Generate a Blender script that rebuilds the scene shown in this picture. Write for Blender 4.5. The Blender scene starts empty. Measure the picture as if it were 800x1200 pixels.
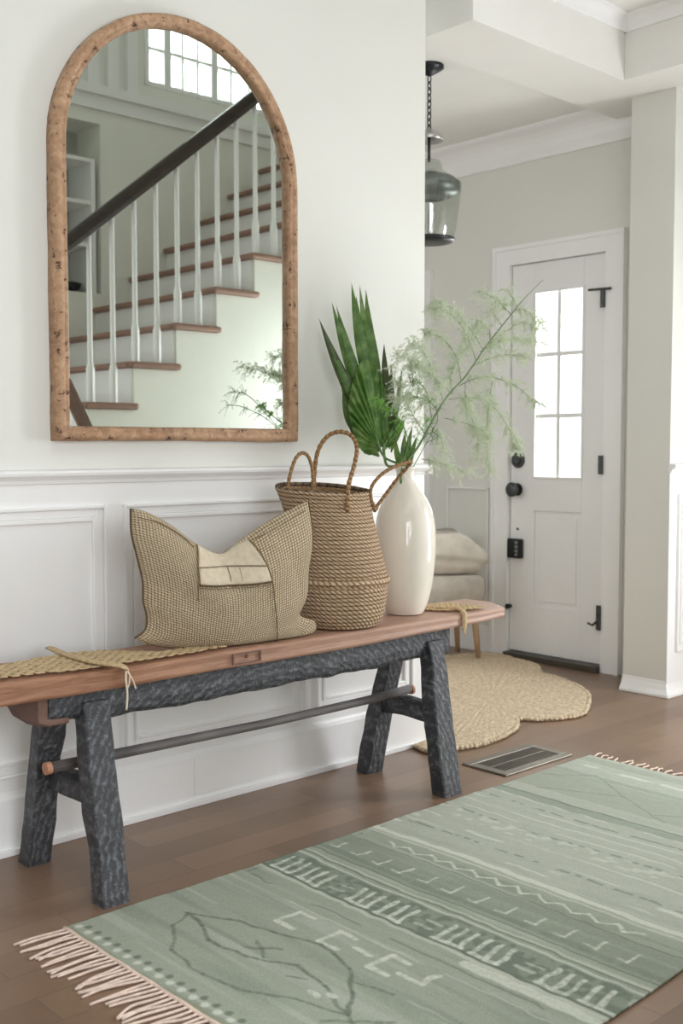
import bpy, bmesh, math, random
import numpy as np
from mathutils import Vector, noise, Matrix
random.seed(7)
sc = bpy.context.scene
COL = sc.collection

# ---------------------------------------------------------------- camera maths
FPX, PSI, TH = 1300.0, math.radians(47), math.radians(3.4)
CAM = Vector((0, -2.74, 1.09))
FW = Vector((math.cos(PSI)*math.cos(TH), math.sin(PSI)*math.cos(TH), -math.sin(TH)))
RT = Vector((math.sin(PSI), -math.cos(PSI), 0))
UP = RT.cross(FW)
def at(px, py, axis, val):
    """measured point: where the sight line of a photo pixel meets a real plane"""
    r = FW + RT*((px-400)/FPX) + UP*((600-py)/FPX)
    return CAM + r*((val-CAM[axis])/r[axis])
def atY(px, py, y): return at(px, py, 1, y)
def zat(x, y, py):
    d = Vector((x, y, 0))-Vector((CAM.x, CAM.y, 0))
    k = (600-py)/FPX
    # (p-C).UP = k (p-C).FW
    return CAM.z + (k*(d.dot(FW)) - d.dot(UP))/(UP.z - k*FW.z)

# ---------------------------------------------------------------- materials
def lin(c):
    return tuple(((v/255)/12.92 if v/255 <= .04045 else ((v/255+.055)/1.055)**2.4) for v in c)+(1,)
class N:
    def __init__(s, name):
        s.m = bpy.data.materials.new(name); s.m.use_nodes = True
        s.t = s.m.node_tree; s.b = s.t.nodes['Principled BSDF']
    def n(s, typ, **kw):
        nd = s.t.nodes.new(typ)
        for k, v in kw.items(): setattr(nd, k, v)
        return nd
    def l(s, a, b): s.t.links.new(a, b)
    def coords(s, kind='Object', scale=(1, 1, 1), rot=(0, 0, 0)):
        tc = s.n('ShaderNodeTexCoord'); mp = s.n('ShaderNodeMapping')
        mp.inputs['Scale'].default_value = scale; mp.inputs['Rotation'].default_value = rot
        s.l(tc.outputs[kind], mp.inputs[0]); return mp.outputs[0]
    def noise(s, vec, scale, detail=3, rough=.6, dist=0):
        nd = s.n('ShaderNodeTexNoise'); nd.inputs['Scale'].default_value = scale
        nd.inputs['Detail'].default_value = detail; nd.inputs['Roughness'].default_value = rough
        nd.inputs['Distortion'].default_value = dist
        s.l(vec, nd.inputs['Vector']); return nd.outputs['Fac']
    def ramp(s, fac, stops):
        r = s.n('ShaderNodeValToRGB'); e = r.color_ramp.elements
        while len(e) < len(stops): e.new(.5)
        for i, (p, c) in enumerate(stops):
            e[i].position = p; e[i].color = lin(c)
        s.l(fac, r.inputs[0]); return r.outputs[0]
    def math(s, op, a, b=None):
        nd = s.n('ShaderNodeMath', operation=op)
        for i, v in enumerate((a, b)):
            if v is None: continue
            if isinstance(v, (int, float)): nd.inputs[i].default_value = v
            else: s.l(v, nd.inputs[i])
        return nd.outputs[0]
    def mix(s, fac, a, b, mode='MIX'):
        nd = s.n('ShaderNodeMix', data_type='RGBA', blend_type=mode)
        if isinstance(fac, (int, float)): nd.inputs[0].default_value = fac
        else: s.l(fac, nd.inputs[0])
        for i, v in ((6, a), (7, b)):
            if isinstance(v, tuple): nd.inputs[i].default_value = v
            else: s.l(v, nd.inputs[i])
        return nd.outputs[2]
    def bump(s, h, strength=.3, dist=.002):
        b = s.n('ShaderNodeBump'); b.inputs['Strength'].default_value = strength
        b.inputs['Distance'].default_value = dist; s.l(h, b.inputs['Height'])
        s.l(b.outputs[0], s.b.inputs['Normal'])
    def col(s, v):
        if isinstance(v, tuple): s.b.inputs['Base Color'].default_value = v
        else: s.l(v, s.b.inputs['Base Color'])
    def set(s, rough=.5, metal=0, spec=.5):
        s.b.inputs['Roughness'].default_value = rough; s.b.inputs['Metallic'].default_value = metal
        s.b.inputs['Specular IOR Level'].default_value = spec
def plain(name, c, rough=.5, metal=0, spec=.5, nz=0.03, nsc=6, bumps=None):
    k = N(name); k.set(rough, metal, spec)
    v = k.coords(); f = k.noise(v, nsc, 3)
    lo = tuple(max(0, x*(1-nz)) for x in c); hi = tuple(min(255, x*(1+nz)) for x in c)
    k.col(k.ramp(f, [(.3, lo), (.7, hi)]))
    if bumps: k.bump(k.noise(v, bumps[0], 4), bumps[1], bumps[2])
    return k.m
def wood(name, stops, axis_scale, nsc=9, rough=.6, bs=.4, bd=.003, pits=None, dist=1.2, spec=.4):
    k = N(name); k.set(rough, 0, spec)
    v = k.coords('Object', axis_scale)
    f = k.noise(v, nsc, 6, .65, dist)
    c = k.ramp(f, stops)
    big = k.noise(k.coords('Object'), 5, 2)
    c = k.mix(.35, c, k.ramp(big, [(.3, stops[0][1]), (.7, stops[-1][1])]))
    h = f
    if pits:
        p = k.noise(k.coords('Object', pits[1]), pits[0], 5, .7)
        pf = k.ramp(p, [(pits[2], (0, 0, 0)), (pits[2]+.05, (255, 255, 255))])
        c = k.mix(pf, lin(pits[3]), c)
        h = k.math('ADD', f, k.math('MULTIPLY', pf, .8))
    k.col(c); k.bump(h, bs, bd); return k.m
def weave(name, dark, mid, light, nu, nv, bs=.8, bd=.003, rough=.85, off=False, gap=.5):
    k = N(name); k.set(rough, 0, .2)
    tc = k.n('ShaderNodeTexCoord'); sx = k.n('ShaderNodeSeparateXYZ'); k.l(tc.outputs['UV'], sx.inputs[0])
    wob = k.noise(k.coords('UV', (1, 1, 1)), 14, 2)
    wob = k.math('MULTIPLY', k.math('SUBTRACT', wob, .5), 1.6)
    u = k.math('ADD', k.math('MULTIPLY', sx.outputs[0], nu*math.pi), wob)
    v = k.math('ADD', k.math('MULTIPLY', sx.outputs[1], nv*math.pi), wob)
    if off: u = k.math('ADD', u, v)
    a = k.math('ABSOLUTE', k.math('SINE', u)); b = k.math('ABSOLUTE', k.math('SINE', v))
    h = k.math('MAXIMUM', a, b) if not off else k.math('MULTIPLY', a, b)
    h2 = k.math('MULTIPLY', k.math('POWER', a, .5), k.math('POWER', b, .5))
    nzz = k.noise(k.coords('UV', (nu*1.0, nv*1.0, 1)), 1.3, 3)
    hh = k.math('ADD', k.math('MULTIPLY', h2, .75), k.math('MULTIPLY', nzz, .35))
    k.col(k.ramp(hh, [(.2, dark), (gap, mid), (.95, light)]))
    k.bump(hh, bs, bd); return k.m

M = {}
M['wall'] = plain('warm white wall paint', (225, 225, 219), .55, nz=.008, nsc=2, bumps=(300, .05, .0005))
M['trim'] = plain('white trim paint', (243, 243, 243), .32, nz=.006, nsc=3)
M['door'] = plain('satin door paint', (238, 238, 238), .3, nz=.006)
M['stairwall'] = plain('cream stair panel paint', (236, 237, 230), .5, nz=.008)
M['ceil'] = plain('ceiling paint', (234, 233, 229), .7, nz=.006)
M['grey'] = plain('niche back grey', (190, 190, 178), .6)  # darker grey for the back of the niche
M['blk'] = plain('blackened metal', (52, 55, 56), .38, .7, nz=.15, nsc=40)
M['iron'] = plain('dark iron', (74, 76, 76), .45, .6, nz=.2, nsc=60, bumps=(90, .3, .001))
M['steel'] = plain('brushed steel marks', (190, 190, 188), .3, .9)
M['thresh'] = plain('bronze sill', (82, 76, 66), .5, .3)
M['shade'] = plain('smoked metal shade', (112, 118, 116), .35, .5)
M['candle'] = plain('candle sleeve', (214, 214, 206), .4)
M['ceramic'] = plain('cream glazed ceramic', (236, 230, 218), .12, 0, .6, nz=.01)
M['linen'] = plain('linen cloth', (206, 193, 170), .9, nz=.05, nsc=60, bumps=(500, .3, .001))
M['chairfab'] = plain('taupe upholstery', (186, 178, 168), .95, nz=.06, nsc=18, bumps=(200, .3, .001))
M['throw'] = plain('taupe throw cloth', (206, 198, 187), .95, nz=.05, nsc=12, bumps=(160, .3, .001))
M['throwdark'] = plain('shadowy fold cloth', (150, 138, 126), .95, nz=.05)
M['chairleg'] = wood('tan chair leg wood', [(.3, (160, 128, 98)), (.7, (196, 164, 130))], (6, 6, 1), 10)
M['seat'] = wood('warm bench seat wood', [(.25, (118, 82, 62)), (.45, (156, 114, 88)), (.6, (182, 138, 110)), (.8, (148, 106, 82))], (1.2, 14, 14), 6, .5, .35, .002,
                 pits=(6, (1.5, 30, 30), .33, (84, 52, 36)))
_k = M['seat']; _t = _k.node_tree; _bs = _t.nodes['Principled BSDF']; _src = _bs.inputs['Base Color'].links[0].from_socket
_tc = _t.nodes.new('ShaderNodeTexCoord'); _sx = _t.nodes.new('ShaderNodeSeparateXYZ'); _t.links.new(_tc.outputs['Object'], _sx.inputs[0])
_mr = _t.nodes.new('ShaderNodeMapRange'); _mr.inputs[1].default_value = -.5; _mr.inputs[2].default_value = .9; _mr.inputs[4].default_value = .6; _t.links.new(_sx.outputs[0], _mr.inputs[0])
_mx = _t.nodes.new('ShaderNodeMix'); _mx.data_type = 'RGBA'; _mx.inputs[7].default_value = lin((202, 172, 158)); _t.links.new(_mr.outputs[0], _mx.inputs[0]); _t.links.new(_src, _mx.inputs[6]); _t.links.new(_mx.outputs[2], _bs.inputs['Base Color'])
M['seatend'] = wood('paler worn bench wood', [(.25, (150, 112, 90)), (.7, (205, 170, 148))], (1.2, 14, 14), 6, .6, .4, .002,
                 pits=(8, (3, 30, 30), .36, (96, 64, 50)))
def charred(name, a, b, c):
    k = N(name); k.set(.45, 0, .6)
    w = k.n('ShaderNodeTexWave', wave_type='RINGS', rings_direction='Y'); w.inputs['Scale'].default_value = 16
    w.inputs['Distortion'].default_value = 9; w.inputs['Detail'].default_value = 5; w.inputs['Detail Scale'].default_value = 1.2; w.inputs['Detail Roughness'].default_value = .7
    k.l(k.coords('Object', (1, .6, 1.0)), w.inputs['Vector'])
    f = w.outputs['Fac']; nz = k.noise(k.coords('Object', (2, 2, 2)), 30, 8, .75)
    h = k.math('ADD', k.math('MULTIPLY', f, .14), k.math('MULTIPLY', nz, .88))
    k.col(k.ramp(h, [(.25, a), (.52, b), (.85, c)])); k.bump(h, .9, .007); return k.m
M['char'] = charred('charred blue black wood', (20, 22, 25), (60, 62, 67), (150, 153, 161))
M['endgrain'] = wood('raw end grain', [(.3, (92, 70, 62)), (.6, (128, 98, 86)), (.8, (150, 120, 106))], (20, 2, 8), 5)
M['rail'] = wood('grey weathered rail', [(.3, (74, 71, 72)), (.6, (110, 105, 104)), (.8, (140, 133, 130))], (1, 20, 20), 6)
M['railtip'] = plain('fresh pine tip', (196, 142, 112), .6, nz=.08, nsc=60)
M['frame'] = wood('carved mango wood', [(.3, (132, 98, 72)), (.5, (176, 138, 106)), (.72, (208, 174, 142))], (5, 5, 5), 9, .55, .6, .003,
                  pits=(42, (1, 1, 1), .36, (84, 58, 42)), dist=.6)
M['nosing'] = plain('rosy brown stair tread', (150, 118, 104), .5, nz=.06)
M['handrail'] = wood('dark walnut handrail', [(.3, (40, 32, 28)), (.7, (66, 54, 46))], (1, 12, 12), 6, .28)
M['basket'] = weave('seagrass basket weave', (94, 70, 48), (170, 139, 108), (220, 196, 168), 54, 34, 1.0, .007, off=True, gap=.5)
M['basketin'] = plain('basket inside straw', (150, 118, 84), .9, nz=.15, nsc=60)
M['rope'] = weave('twisted brown rope', (96, 68, 44), (150, 116, 80), (184, 150, 112), 1, 60, .9, .004, off=True)
M['pillow'] = weave('open gauze weave', (96, 80, 58), (182, 161, 130), (222, 207, 180), 66, 54, 1.0, .005, gap=.5)
M['seam'] = plain('brown stitched seam', (124, 104, 76), .9, nz=.15, nsc=300)
M['crochet'] = plain('straw crochet yarn', (194, 170, 132), .9, nz=.12, nsc=120, bumps=(400, .6, .002))
M['yarn'] = plain('pale cotton yarn', (222, 208, 188), .9, nz=.05)
M['jute'] = plain('golden jute braid', (214, 194, 166), .95, nz=.14, nsc=70, bumps=(120, .9, .01))
M['fringe'] = plain('pinkish cream fringe cotton', (228, 206, 192), .9, nz=.08, nsc=60)
M['vent'] = plain('pewter floor register', (128, 122, 112), .4, .6, nz=.08)
M['dark'] = plain('dark duct', (24, 24, 22), .8)
M['leaf'] = None
def leafmat(name, a, b, cmid, tr=.25):
    k = N(name); k.set(.42, 0, .4)
    f = k.noise(k.coords('Object', (3, 3, 3)), 9, 4)
    k.col(k.ramp(f, [(.3, a), (.5, b), (.75, cmid)]))
    if tr:
        t = k.n('ShaderNodeBsdfTranslucent'); t.inputs[0].default_value = lin(cmid)
        mx = k.n('ShaderNodeMixShader'); mx.inputs[0].default_value = tr
        k.l(k.b.outputs[0], mx.inputs[1]); k.l(t.outputs[0], mx.inputs[2])
        k.l(mx.outputs[0], k.t.nodes['Material Output'].inputs[0])
    return k.m
M['leaf'] = leafmat('fan palm green', (66, 104, 46), (100, 138, 66), (158, 182, 120))
M['leafdark'] = leafmat('olive palm tip', (52, 66, 34), (84, 98, 58), (110, 120, 78))
M['stem'] = leafmat('sage stem', (84, 112, 64), (104, 132, 84), (128, 152, 106), 0)
M['twig'] = leafmat('grey green twig', (104, 116, 92), (124, 138, 110), (146, 160, 130), 0)
M['needle'] = leafmat('pale misty foliage', (212, 222, 200), (226, 233, 214), (240, 244, 232), .45)
M['needlebright'] = leafmat('fresh lime foliage', (118, 178, 74), (146, 200, 100), (178, 220, 134), .35)

def mirror_mat():
    k = N('silvered mirror'); k.set(.012, 1); k.col(lin((230, 237, 230))); return k.m
M['mirror'] = mirror_mat()
def glass_mat(name, tint=(250, 252, 250), gl=.06):
    m = bpy.data.materials.new(name); m.use_nodes = True; t = m.node_tree
    t.nodes.remove(t.nodes['Principled BSDF'])
    a = t.nodes.new('ShaderNodeBsdfTransparent'); a.inputs[0].default_value = lin(tint)
    g = t.nodes.new('ShaderNodeBsdfGlossy'); g.inputs['Roughness'].default_value = .03
    mx = t.nodes.new('ShaderNodeMixShader'); mx.inputs[0].default_value = gl
    t.links.new(a.outputs[0], mx.inputs[1]); t.links.new(g.outputs[0], mx.inputs[2])
    t.links.new(mx.outputs[0], t.nodes['Material Output'].inputs[0]); return m
M['glass'] = glass_mat('clear window glass')
M['lglass'] = glass_mat('lantern glass', (238, 242, 238), .14)

def floor_mat():
    k = N('brown oak plank floor'); k.set(.33, 0, .5)
    v = k.coords('Object', (1, 1, 1))
    br = k.n('ShaderNodeTexBrick'); br.offset = .37; br.offset_frequency = 2
    br.inputs['Scale'].default_value = 1; br.inputs['Mortar Size'].default_value = .0012
    br.inputs['Brick Width'].default_value = .62; br.inputs['Row Height'].default_value = .11
    br.inputs['Color1'].default_value = lin((146, 117, 94)); br.inputs['Color2'].default_value = lin((104, 80, 63))
    br.inputs['Mortar'].default_value = lin((70, 56, 48)); br.inputs['Bias'].default_value = -.1
    k.l(v, br.inputs['Vector'])
    g = k.noise(k.coords('Object', (3, 26, 1)), 6, 6, .7, .8)
    c = k.mix(.34, br.outputs[0], k.ramp(g, [(.3, (108, 85, 68)), (.7, (152, 126, 104))]))
    big = k.noise(k.coords('Object', (1, 1, 1)), 2.3, 2)
    c = k.mix(.25, c, k.ramp(big, [(.35, (114, 91, 75)), (.7, (152, 127, 106))]))
    k.col(c)
    k.l(k.ramp(g, [(.3, (150, 150, 150)), (.8, (180, 180, 180))]), k.b.inputs['Roughness'])
    k.bump(k.math('ADD', g, br.outputs['Fac']), .12, .0015); return k.m
M['floor'] = floor_mat()
def rug_mat():
    k = N('sage flatweave wool'); k.set(.95, 0, .15)
    a = k.n('ShaderNodeVertexColor'); a.layer_name = 'pattern'
    f = k.noise(k.coords('Object', (25, 5, 1)), 14, 5, .7)
    f2 = k.noise(k.coords('Object', (1, 1, 1)), 420, 2)
    c = k.mix(.14, a.outputs[0], k.ramp(f, [(.3, (128, 142, 128)), (.7, (196, 204, 192))]))
    c = k.mix(.5, c, k.ramp(f2, [(.3, (104, 110, 104)), (.7, (214, 218, 212))]), 'SOFT_LIGHT')
    k.col(c); k.bump(f2, .5, .003); return k.m
M['rug'] = rug_mat()

# ---------------------------------------------------------------- objects
def root(name, label, cat, loc, group=None):
    o = bpy.data.objects.new(name, None); COL.objects.link(o); o.location = loc
    o.empty_display_size = .1
    o['label'] = label; o['category'] = cat
    if group: o['group'] = group
    return o
def wloc(o):
    v = Vector((0, 0, 0))
    while o: v += o.location; o = o.parent
    return v
def link(name, verts, faces, m, parent=None, smooth=False, uvs=None, kind=None, label=None, mods=None):
    """world-space vertices -> ONE mesh object whose origin sits at its parent's place"""
    me = bpy.data.meshes.new(name)
    off = wloc(parent) if parent else (Vector([sum(c)/len(verts) for c in zip(*[tuple(v) for v in verts])]) if kind is None else Vector((0, 0, 0)))
    if parent is None and kind is None: off.z = min(v[2] for v in verts)
    me.from_pydata([tuple(Vector(v)-off) for v in verts], [], faces)
    if uvs:
        ul = me.uv_layers.new(name='UVMap')
        for lp in me.loops: ul.data[lp.index].uv = uvs[lp.vertex_index]
    me.materials.append(m); me.update()
    if smooth:
        for p in me.polygons: p.use_smooth = True
    o = bpy.data.objects.new(name, me); COL.objects.link(o)
    if parent: o.parent = parent
    else: o.location = off
    if kind: o['kind'] = kind
    if label: o['label'] = label
    bm = bmesh.new(); bm.from_mesh(me); bmesh.ops.recalc_face_normals(bm, faces=bm.faces); bm.to_mesh(me); bm.free()
    return o
class MB:
    def __init__(s): s.v = []; s.f = []; s.uv = []
    def add(s, v, f, uv=None):
        k = len(s.v); s.v += [Vector(p) for p in v]; s.f += [tuple(i+k for i in q) for q in f]
        s.uv += uv if uv else [(0, 0)]*len(v)
    def box(s, a, b):
        x0, y0, z0 = a; x1, y1, z1 = b
        s.add([(x0, y0, z0), (x1, y0, z0), (x1, y1, z0), (x0, y1, z0), (x0, y0, z1), (x1, y0, z1), (x1, y1, z1), (x0, y1, z1)],
              [(0, 3, 2, 1), (4, 5, 6, 7), (0, 1, 5, 4), (1, 2, 6, 5), (2, 3, 7, 6), (3, 0, 4, 7)]); return s
    def tube(s, pts, r, n=8, cap=True, flat=1.0):
        pts = [Vector(p) for p in pts]; L = len(pts); rs = r if isinstance(r, (list, tuple)) else [r]*L
        t0 = (pts[1]-pts[0]).normalized(); ref = Vector((0, 0, 1)) if abs(t0.z) < .9 else Vector((1, 0, 0))
        nrm = t0.cross(ref).normalized(); V = []; uv = []; d = 0
        for i, p in enumerate(pts):
            t = (pts[min(i+1, L-1)]-pts[max(i-1, 0)]).normalized()
            nrm = (nrm-t*nrm.dot(t)).normalized(); bi = t.cross(nrm)
            if i: d += (p-pts[i-1]).length
            for j in range(n):
                a = 2*math.pi*j/n; V.append(p+nrm*(math.cos(a)*rs[i])+bi*(math.sin(a)*rs[i]*flat)); uv.append((j/n, d))
        F = [(i*n+j, i*n+(j+1) % n, (i+1)*n+(j+1) % n, (i+1)*n+j) for i in range(L-1) for j in range(n)]
        if cap: F += [tuple(range(n-1, -1, -1)), tuple((L-1)*n+j for j in range(n))]
        s.add(V, F, uv); return s
    def lathe(s, prof, c, n=48, shift=None, sy=1.0, cap=False):
        V = []; uv = []; L = len(prof)
        for i, (r, z) in enumerate(prof):
            dx, dy = shift(z) if shift else (0, 0)
            for j in range(n):
                a = 2*math.pi*j/n
                V.append((c[0]+dx+r*math.cos(a), c[1]+dy+r*sy*math.sin(a), c[2]+z)); uv.append((j/n, i/(L-1)))
        F = [(i*n+j, i*n+(j+1) % n, (i+1)*n+(j+1) % n, (i+1)*n+j) for i in range(L-1) for j in range(n)]
        if cap: F += [tuple(range(n-1, -1, -1)), tuple((L-1)*n+j for j in range(n))]
        s.add(V, F, uv); return s
    def loft(s, rings, cap=True):
        n = len(rings[0]); L = len(rings)
        V = [p for r in rings for p in r]
        F = [(i*n+j, i*n+(j+1) % n, (i+1)*n+(j+1) % n, (i+1)*n+j) for i in range(L-1) for j in range(n)]
        if cap: F += [tuple(range(n-1, -1, -1)), tuple((L-1)*n+j for j in range(n))]
        s.add(V, F); return s
    def prism(s, poly, off):
        n = len(poly); off = Vector(off); V = [Vector(p) for p in poly]+[Vector(p)+off for p in poly]
        s.add(V, [tuple(range(n-1, -1, -1)), tuple(range(n, 2*n))]+[(i, (i+1) % n, n+(i+1) % n, n+i) for i in range(n)]); return s
    def done(s, name, m, parent=None, smooth=False, kind=None, label=None, bevel=0, auto=False, seg=2, useuv=False):
        o = link(name, s.v, s.f, m, parent, smooth, s.uv if useuv else None, kind, label)
        if bevel:
            b = o.modifiers.new('bevel', 'BEVEL'); b.width = bevel; b.segments = seg; b.limit_method = 'ANGLE'; b.angle_limit = math.radians(40)
        if auto:
            for p in o.data.polygons: p.use_smooth = True
            w = o.modifiers.new('smooth', 'WEIGHTED_NORMAL'); w.keep_sharp = True
            for e in o.data.edges: pass
        return o
def smooth_path(pts, n=8):
    P = [Vector(p) for p in pts]; out = []
    for i in range(len(P)-1):
        a = P[max(i-1, 0)]; b = P[i]; c = P[i+1]; d = P[min(i+2, len(P)-1)]
        for k in range(n):
            t = k/n
            out.append(.5*((2*b)+(c-a)*t+(2*a-5*b+4*c-d)*t*t+(3*b-3*c+d-a)*t**3))
    out.append(P[-1]); return out

# ================================================================= THE SETTING
S = 'structure'
MB().box((-1.7, -3.5, -.06), (7.2, 3.2, 0)).done('floor', M['floor'], kind=S)
WX = 2.962; DX = 4.54; SX = 4.282; SY = -.215; CZ = 2.85; FZ = 2.66
MB().box((-1.6, 0, 0), (WX, .14, 5)).done('wall_left', M['wall'], kind=S)
MB().box((3.09, -.11, 2.855), (5.6, .22, 5)).box((1.3, .14, FZ+.1), (3.12, .3, 5)).done('wall_header', M['wall'], kind=S)
MB().box((SX, SY, 0), (5.6, 0, 2.62)).done('wall_right', M['wall'], kind=S)
# door wall, with the door opening y .285-.852, z 0-2.005
dw = MB(); dw.box((DX, .0, 0), (DX+.12, .283, FZ)); dw.box((DX, .855, 0), (DX+.12, 3.1, FZ)); dw.box((DX, .283, 2.008), (DX+.12, .855, FZ))
dw.done('wall_front', M['wall'], kind=S)
MB().box((1.4, 3.0, 0), (DX, 3.12, FZ)).done('wall_foyer', M['wall'], kind=S)
MB().box((1.3, .14, 0), (1.4, 3.12, FZ)).done('wall_foyer_side', M['wall'], kind=S)
MB().box((1.3, .22, FZ), (DX+.12, 3.12, FZ+.1)).done('ceiling_foyer', M['ceil'], kind=S)
MB().box((3.09, -1.3, CZ), (5.6, .0, CZ+.14)).done('ceiling', M['ceil'], kind=S)
MB().box((-1.7, -3.5, 5), (5.7, .3, 5.1)).done('ceiling_high', M['ceil'], kind=S)
MB().box((-1.7, -3.5, 0), (-1.6, .14, 5)).done('wall_side', M['wall'], kind=S)
# beams of the coffer
MB().box((3.09, -.11, 2.6), (5.6, .22, 2.855)).done('trim_1', M['ceil'], kind=S, bevel=.002)
MB().box((4.05, -1.3, 2.6), (4.5, -.11, CZ)).done('trim_2', M['ceil'], kind=S, bevel=.002)
# crown in the coffer and in the foyer (stepped cove profiles)
def crown(name, p0, p1, out, ztop, h, d):
    p0 = Vector(p0); p1 = Vector(p1); o = Vector(out)
    prof = [(0, 0), (0, -h), (.18*d, -h), (.22*d, -h*.86)]+[(d*(.22+.68*(1-math.cos(a))), -h*.86+h*.72*math.sin(a)) for a in [i*math.pi/12 for i in range(1, 7)]]+[(d, -.1*h), (d, 0)]
    r = []
    for p in (p0, p1): r.append([Vector((p.x, p.y, ztop))+o*u+Vector((0, 0, v)) for u, v in prof])
    return MB().loft(r).done(name, M['trim'], kind=S)
crown('trim_3', (3.09, -.11, 0), (4.05, -.11, 0), (0, -1, 0), CZ, .06, .05)
crown('trim_4', (4.05, -1.3, 0), (4.05, -.11, 0), (-1, 0, 0), CZ, .06, .05)
crown('trim_5', (DX, .0, 0), (DX, 3.0, 0), (-1, 0, 0), FZ, .15, .10)
# unseen end wall at right, drawn in so its window aims the key light
RX = 5.6; EX = 4.62; EY0, EY1, EZ0, EZ1 = -1.90, -1.30, .25, 1.80
ew = MB(); ew.box((EX, -1.95, 0), (EX+.12, EY0, CZ)); ew.box((EX, EY1, 0), (EX+.12, SY, CZ)); ew.box((EX, EY0, 0), (EX+.12, EY1, EZ0)); ew.box((EX, EY0, EZ1), (EX+.12, EY1, CZ))
ew.done('wall_end', M['wall'], kind=S)
MB().box((RX, -3.5, 0), (RX+.12, -1.8, 5)).box((EX+.12, -1.95, 0), (RX, -1.85, CZ)).done('wall_stair_end', M['wall'], kind=S)
MB().box((RX, -1.8, CZ), (RX+.12, .3, 5)).done('wall_upper_end', M['wall'], kind=S)
w2 = MB()
for y in (EY0, EY1-.04): w2.box((EX-.01, y, EZ0), (EX+.06, y+.04, EZ1))
for z in (EZ0, EZ1-.04): w2.box((EX-.01, EY0, z), (EX+.06, EY1, z+.04))
w2.done('window_2', M['trim'], kind=S)
# stair wall with niche and upstairs windows, the unseen left run added for light
BY = -3.2
NX0, NX1, NZ0, NZ1 = 2.75, 3.535, 2.0, 3.0
bw = MB()
bw.box((-1.6, BY-.3, 0), (NX0, BY, 3.2)); bw.box((NX1, BY-.3, 0), (RX, BY, 3.2))
bw.box((NX0, BY-.3, 0), (NX1, BY, NZ0)); bw.box((NX0, BY-.3, NZ1), (NX1, BY, 3.2))
WX0, WX1, WZ0, WZ1 = 3.85, 5.2, 3.30, 4.35
bw.box((-1.6, BY-.12, 3.2), (-1.0, BY, 5)); bw.box((2.6, BY-.12, 3.2), (WX0, BY, 5)); bw.box((WX1, BY-.12, 3.2), (RX, BY, 5))
bw.box((-1.0, BY-.12, 3.2), (2.6, BY, 3.30)); bw.box((-1.0, BY-.12, 4.6), (2.6, BY, 5))
bw.box((WX0, BY-.12, 3.2), (WX1, BY, WZ0)); bw.box((WX0, BY-.12, WZ1), (WX1, BY, 5))
bw.done('wall_back', M['stairwall'], kind=S)
MB().box((NX0, BY-.3, NZ0), (NX1, BY-.27, NZ1)).done('trim_6', M['grey'], kind=S)
sh = MB()
for z in (2.27, 2.52, 2.77): sh.box((NX0, BY-.27, z), (NX1-.05, BY-.01, z+.022))
sh.box((NX1-.06, BY-.27, NZ0), (NX1-.035, BY-.005, 2.79))
sh.done('trim_7', M['trim'], kind=S)
MB().box((-1.6, BY, 3.16), (RX, BY+.05, 3.215)).box((-1.6, BY, 3.08), (RX, BY+.02, 3.16)).done('trim_8', M['trim'], kind=S)
bt = MB()
x = 2.9
while x < WX0-.06:
    bt.box((x, BY, 3.215), (x+.075, BY+.035, 4.6)); x += .135
bt.done('trim_9', M['trim'], kind=S)
wn = MB()
for x, w in ((WX0, .03), (3.99, .05), (4.12, .015), (4.235, .015), (4.35, .05), (4.5, .015), (4.65, .015), (4.8, .05), (5.17, .03)): wn.box((x, BY-.07, WZ0), (x+w, BY+.01, WZ1))
for z, w in ((WZ0, .03), (3.52, .018), (3.78, .018), (4.04, .018), (WZ1-.03, .03)): wn.box((WX0, BY-.065, z), (WX1, BY+.005, z+w))
wn.done('window_1', M['trim'], kind=S)
w3 = MB()  # unseen upstairs window run, added to light the bench wall from the front
for x in (-1.0, -.42, .18, .78, 1.38, 1.98, 2.56): w3.box((x, BY-.07, 3.3), (x+.04, BY, 4.6))
for z in (3.3, 3.94, 4.56): w3.box((-1.0, BY-.07, z), (2.6, BY, z+.04))
w3.done('added_window_up', M['trim'], kind=S)

w4 = MB()  # unseen window grid added behind the camera to carry the low fill
for x in (.05, .70, 1.36): w4.box((x, BY, .05), (x+.04, BY+.03, 2.2))
for z in (.05, .75, 1.45, 2.16): w4.box((.05, BY, z), (1.40, BY+.03, z+.04))
w4.done('added_window_low', M['trim'], kind=S)
w5 = MB()  # unseen grid added on the hidden foyer wall to go with its fill
for y in (.5, 1.1, 1.7, 2.3): w5.box((1.4, y, .7), (1.43, y+.04, 2.2))
for z in (.7, 1.45, 2.2): w5.box((1.4, .5, z), (1.43, 2.34, z+.04))
w5.done('added_window_foyer', M['trim'], kind=S)
# wainscot of the bench wall ------------------------------------------------
def molding(b, x0, x1, z0, z1, y=0, w=.045, d=.016):
    """picture-frame moulding standing proud of the wall toward -Y: outer bead, flat, inner bead"""
    for (o, wd, dp) in ((0, .010, d), (.010, .022, d*.45), (.032, .013, d*.8)):
        X0, X1, Z0, Z1 = x0+o, x1-o, z0+o, z1-o
        for a, c in (((X0, Z0), (X0+wd, Z1)), ((X1-wd, Z0), (X1, Z1)), ((X0+wd, Z0), (X1-wd, Z0+wd)), ((X0+wd, Z1-wd), (X1-wd, Z1))):
            b.box((a[0], y-dp, a[1]), (c[0], y+.002, c[1]))
k = 9
for (x0, x1) in ((-.2, .55), (.62, 1.0), (1.02, 1.642), (1.697, 2.385), (2.43, 2.90)):
    k += 1; b = MB(); molding(b, x0, x1, .205, .925); b.done('trim_%d' % k, M['trim'], kind=S, bevel=.003)
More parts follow.
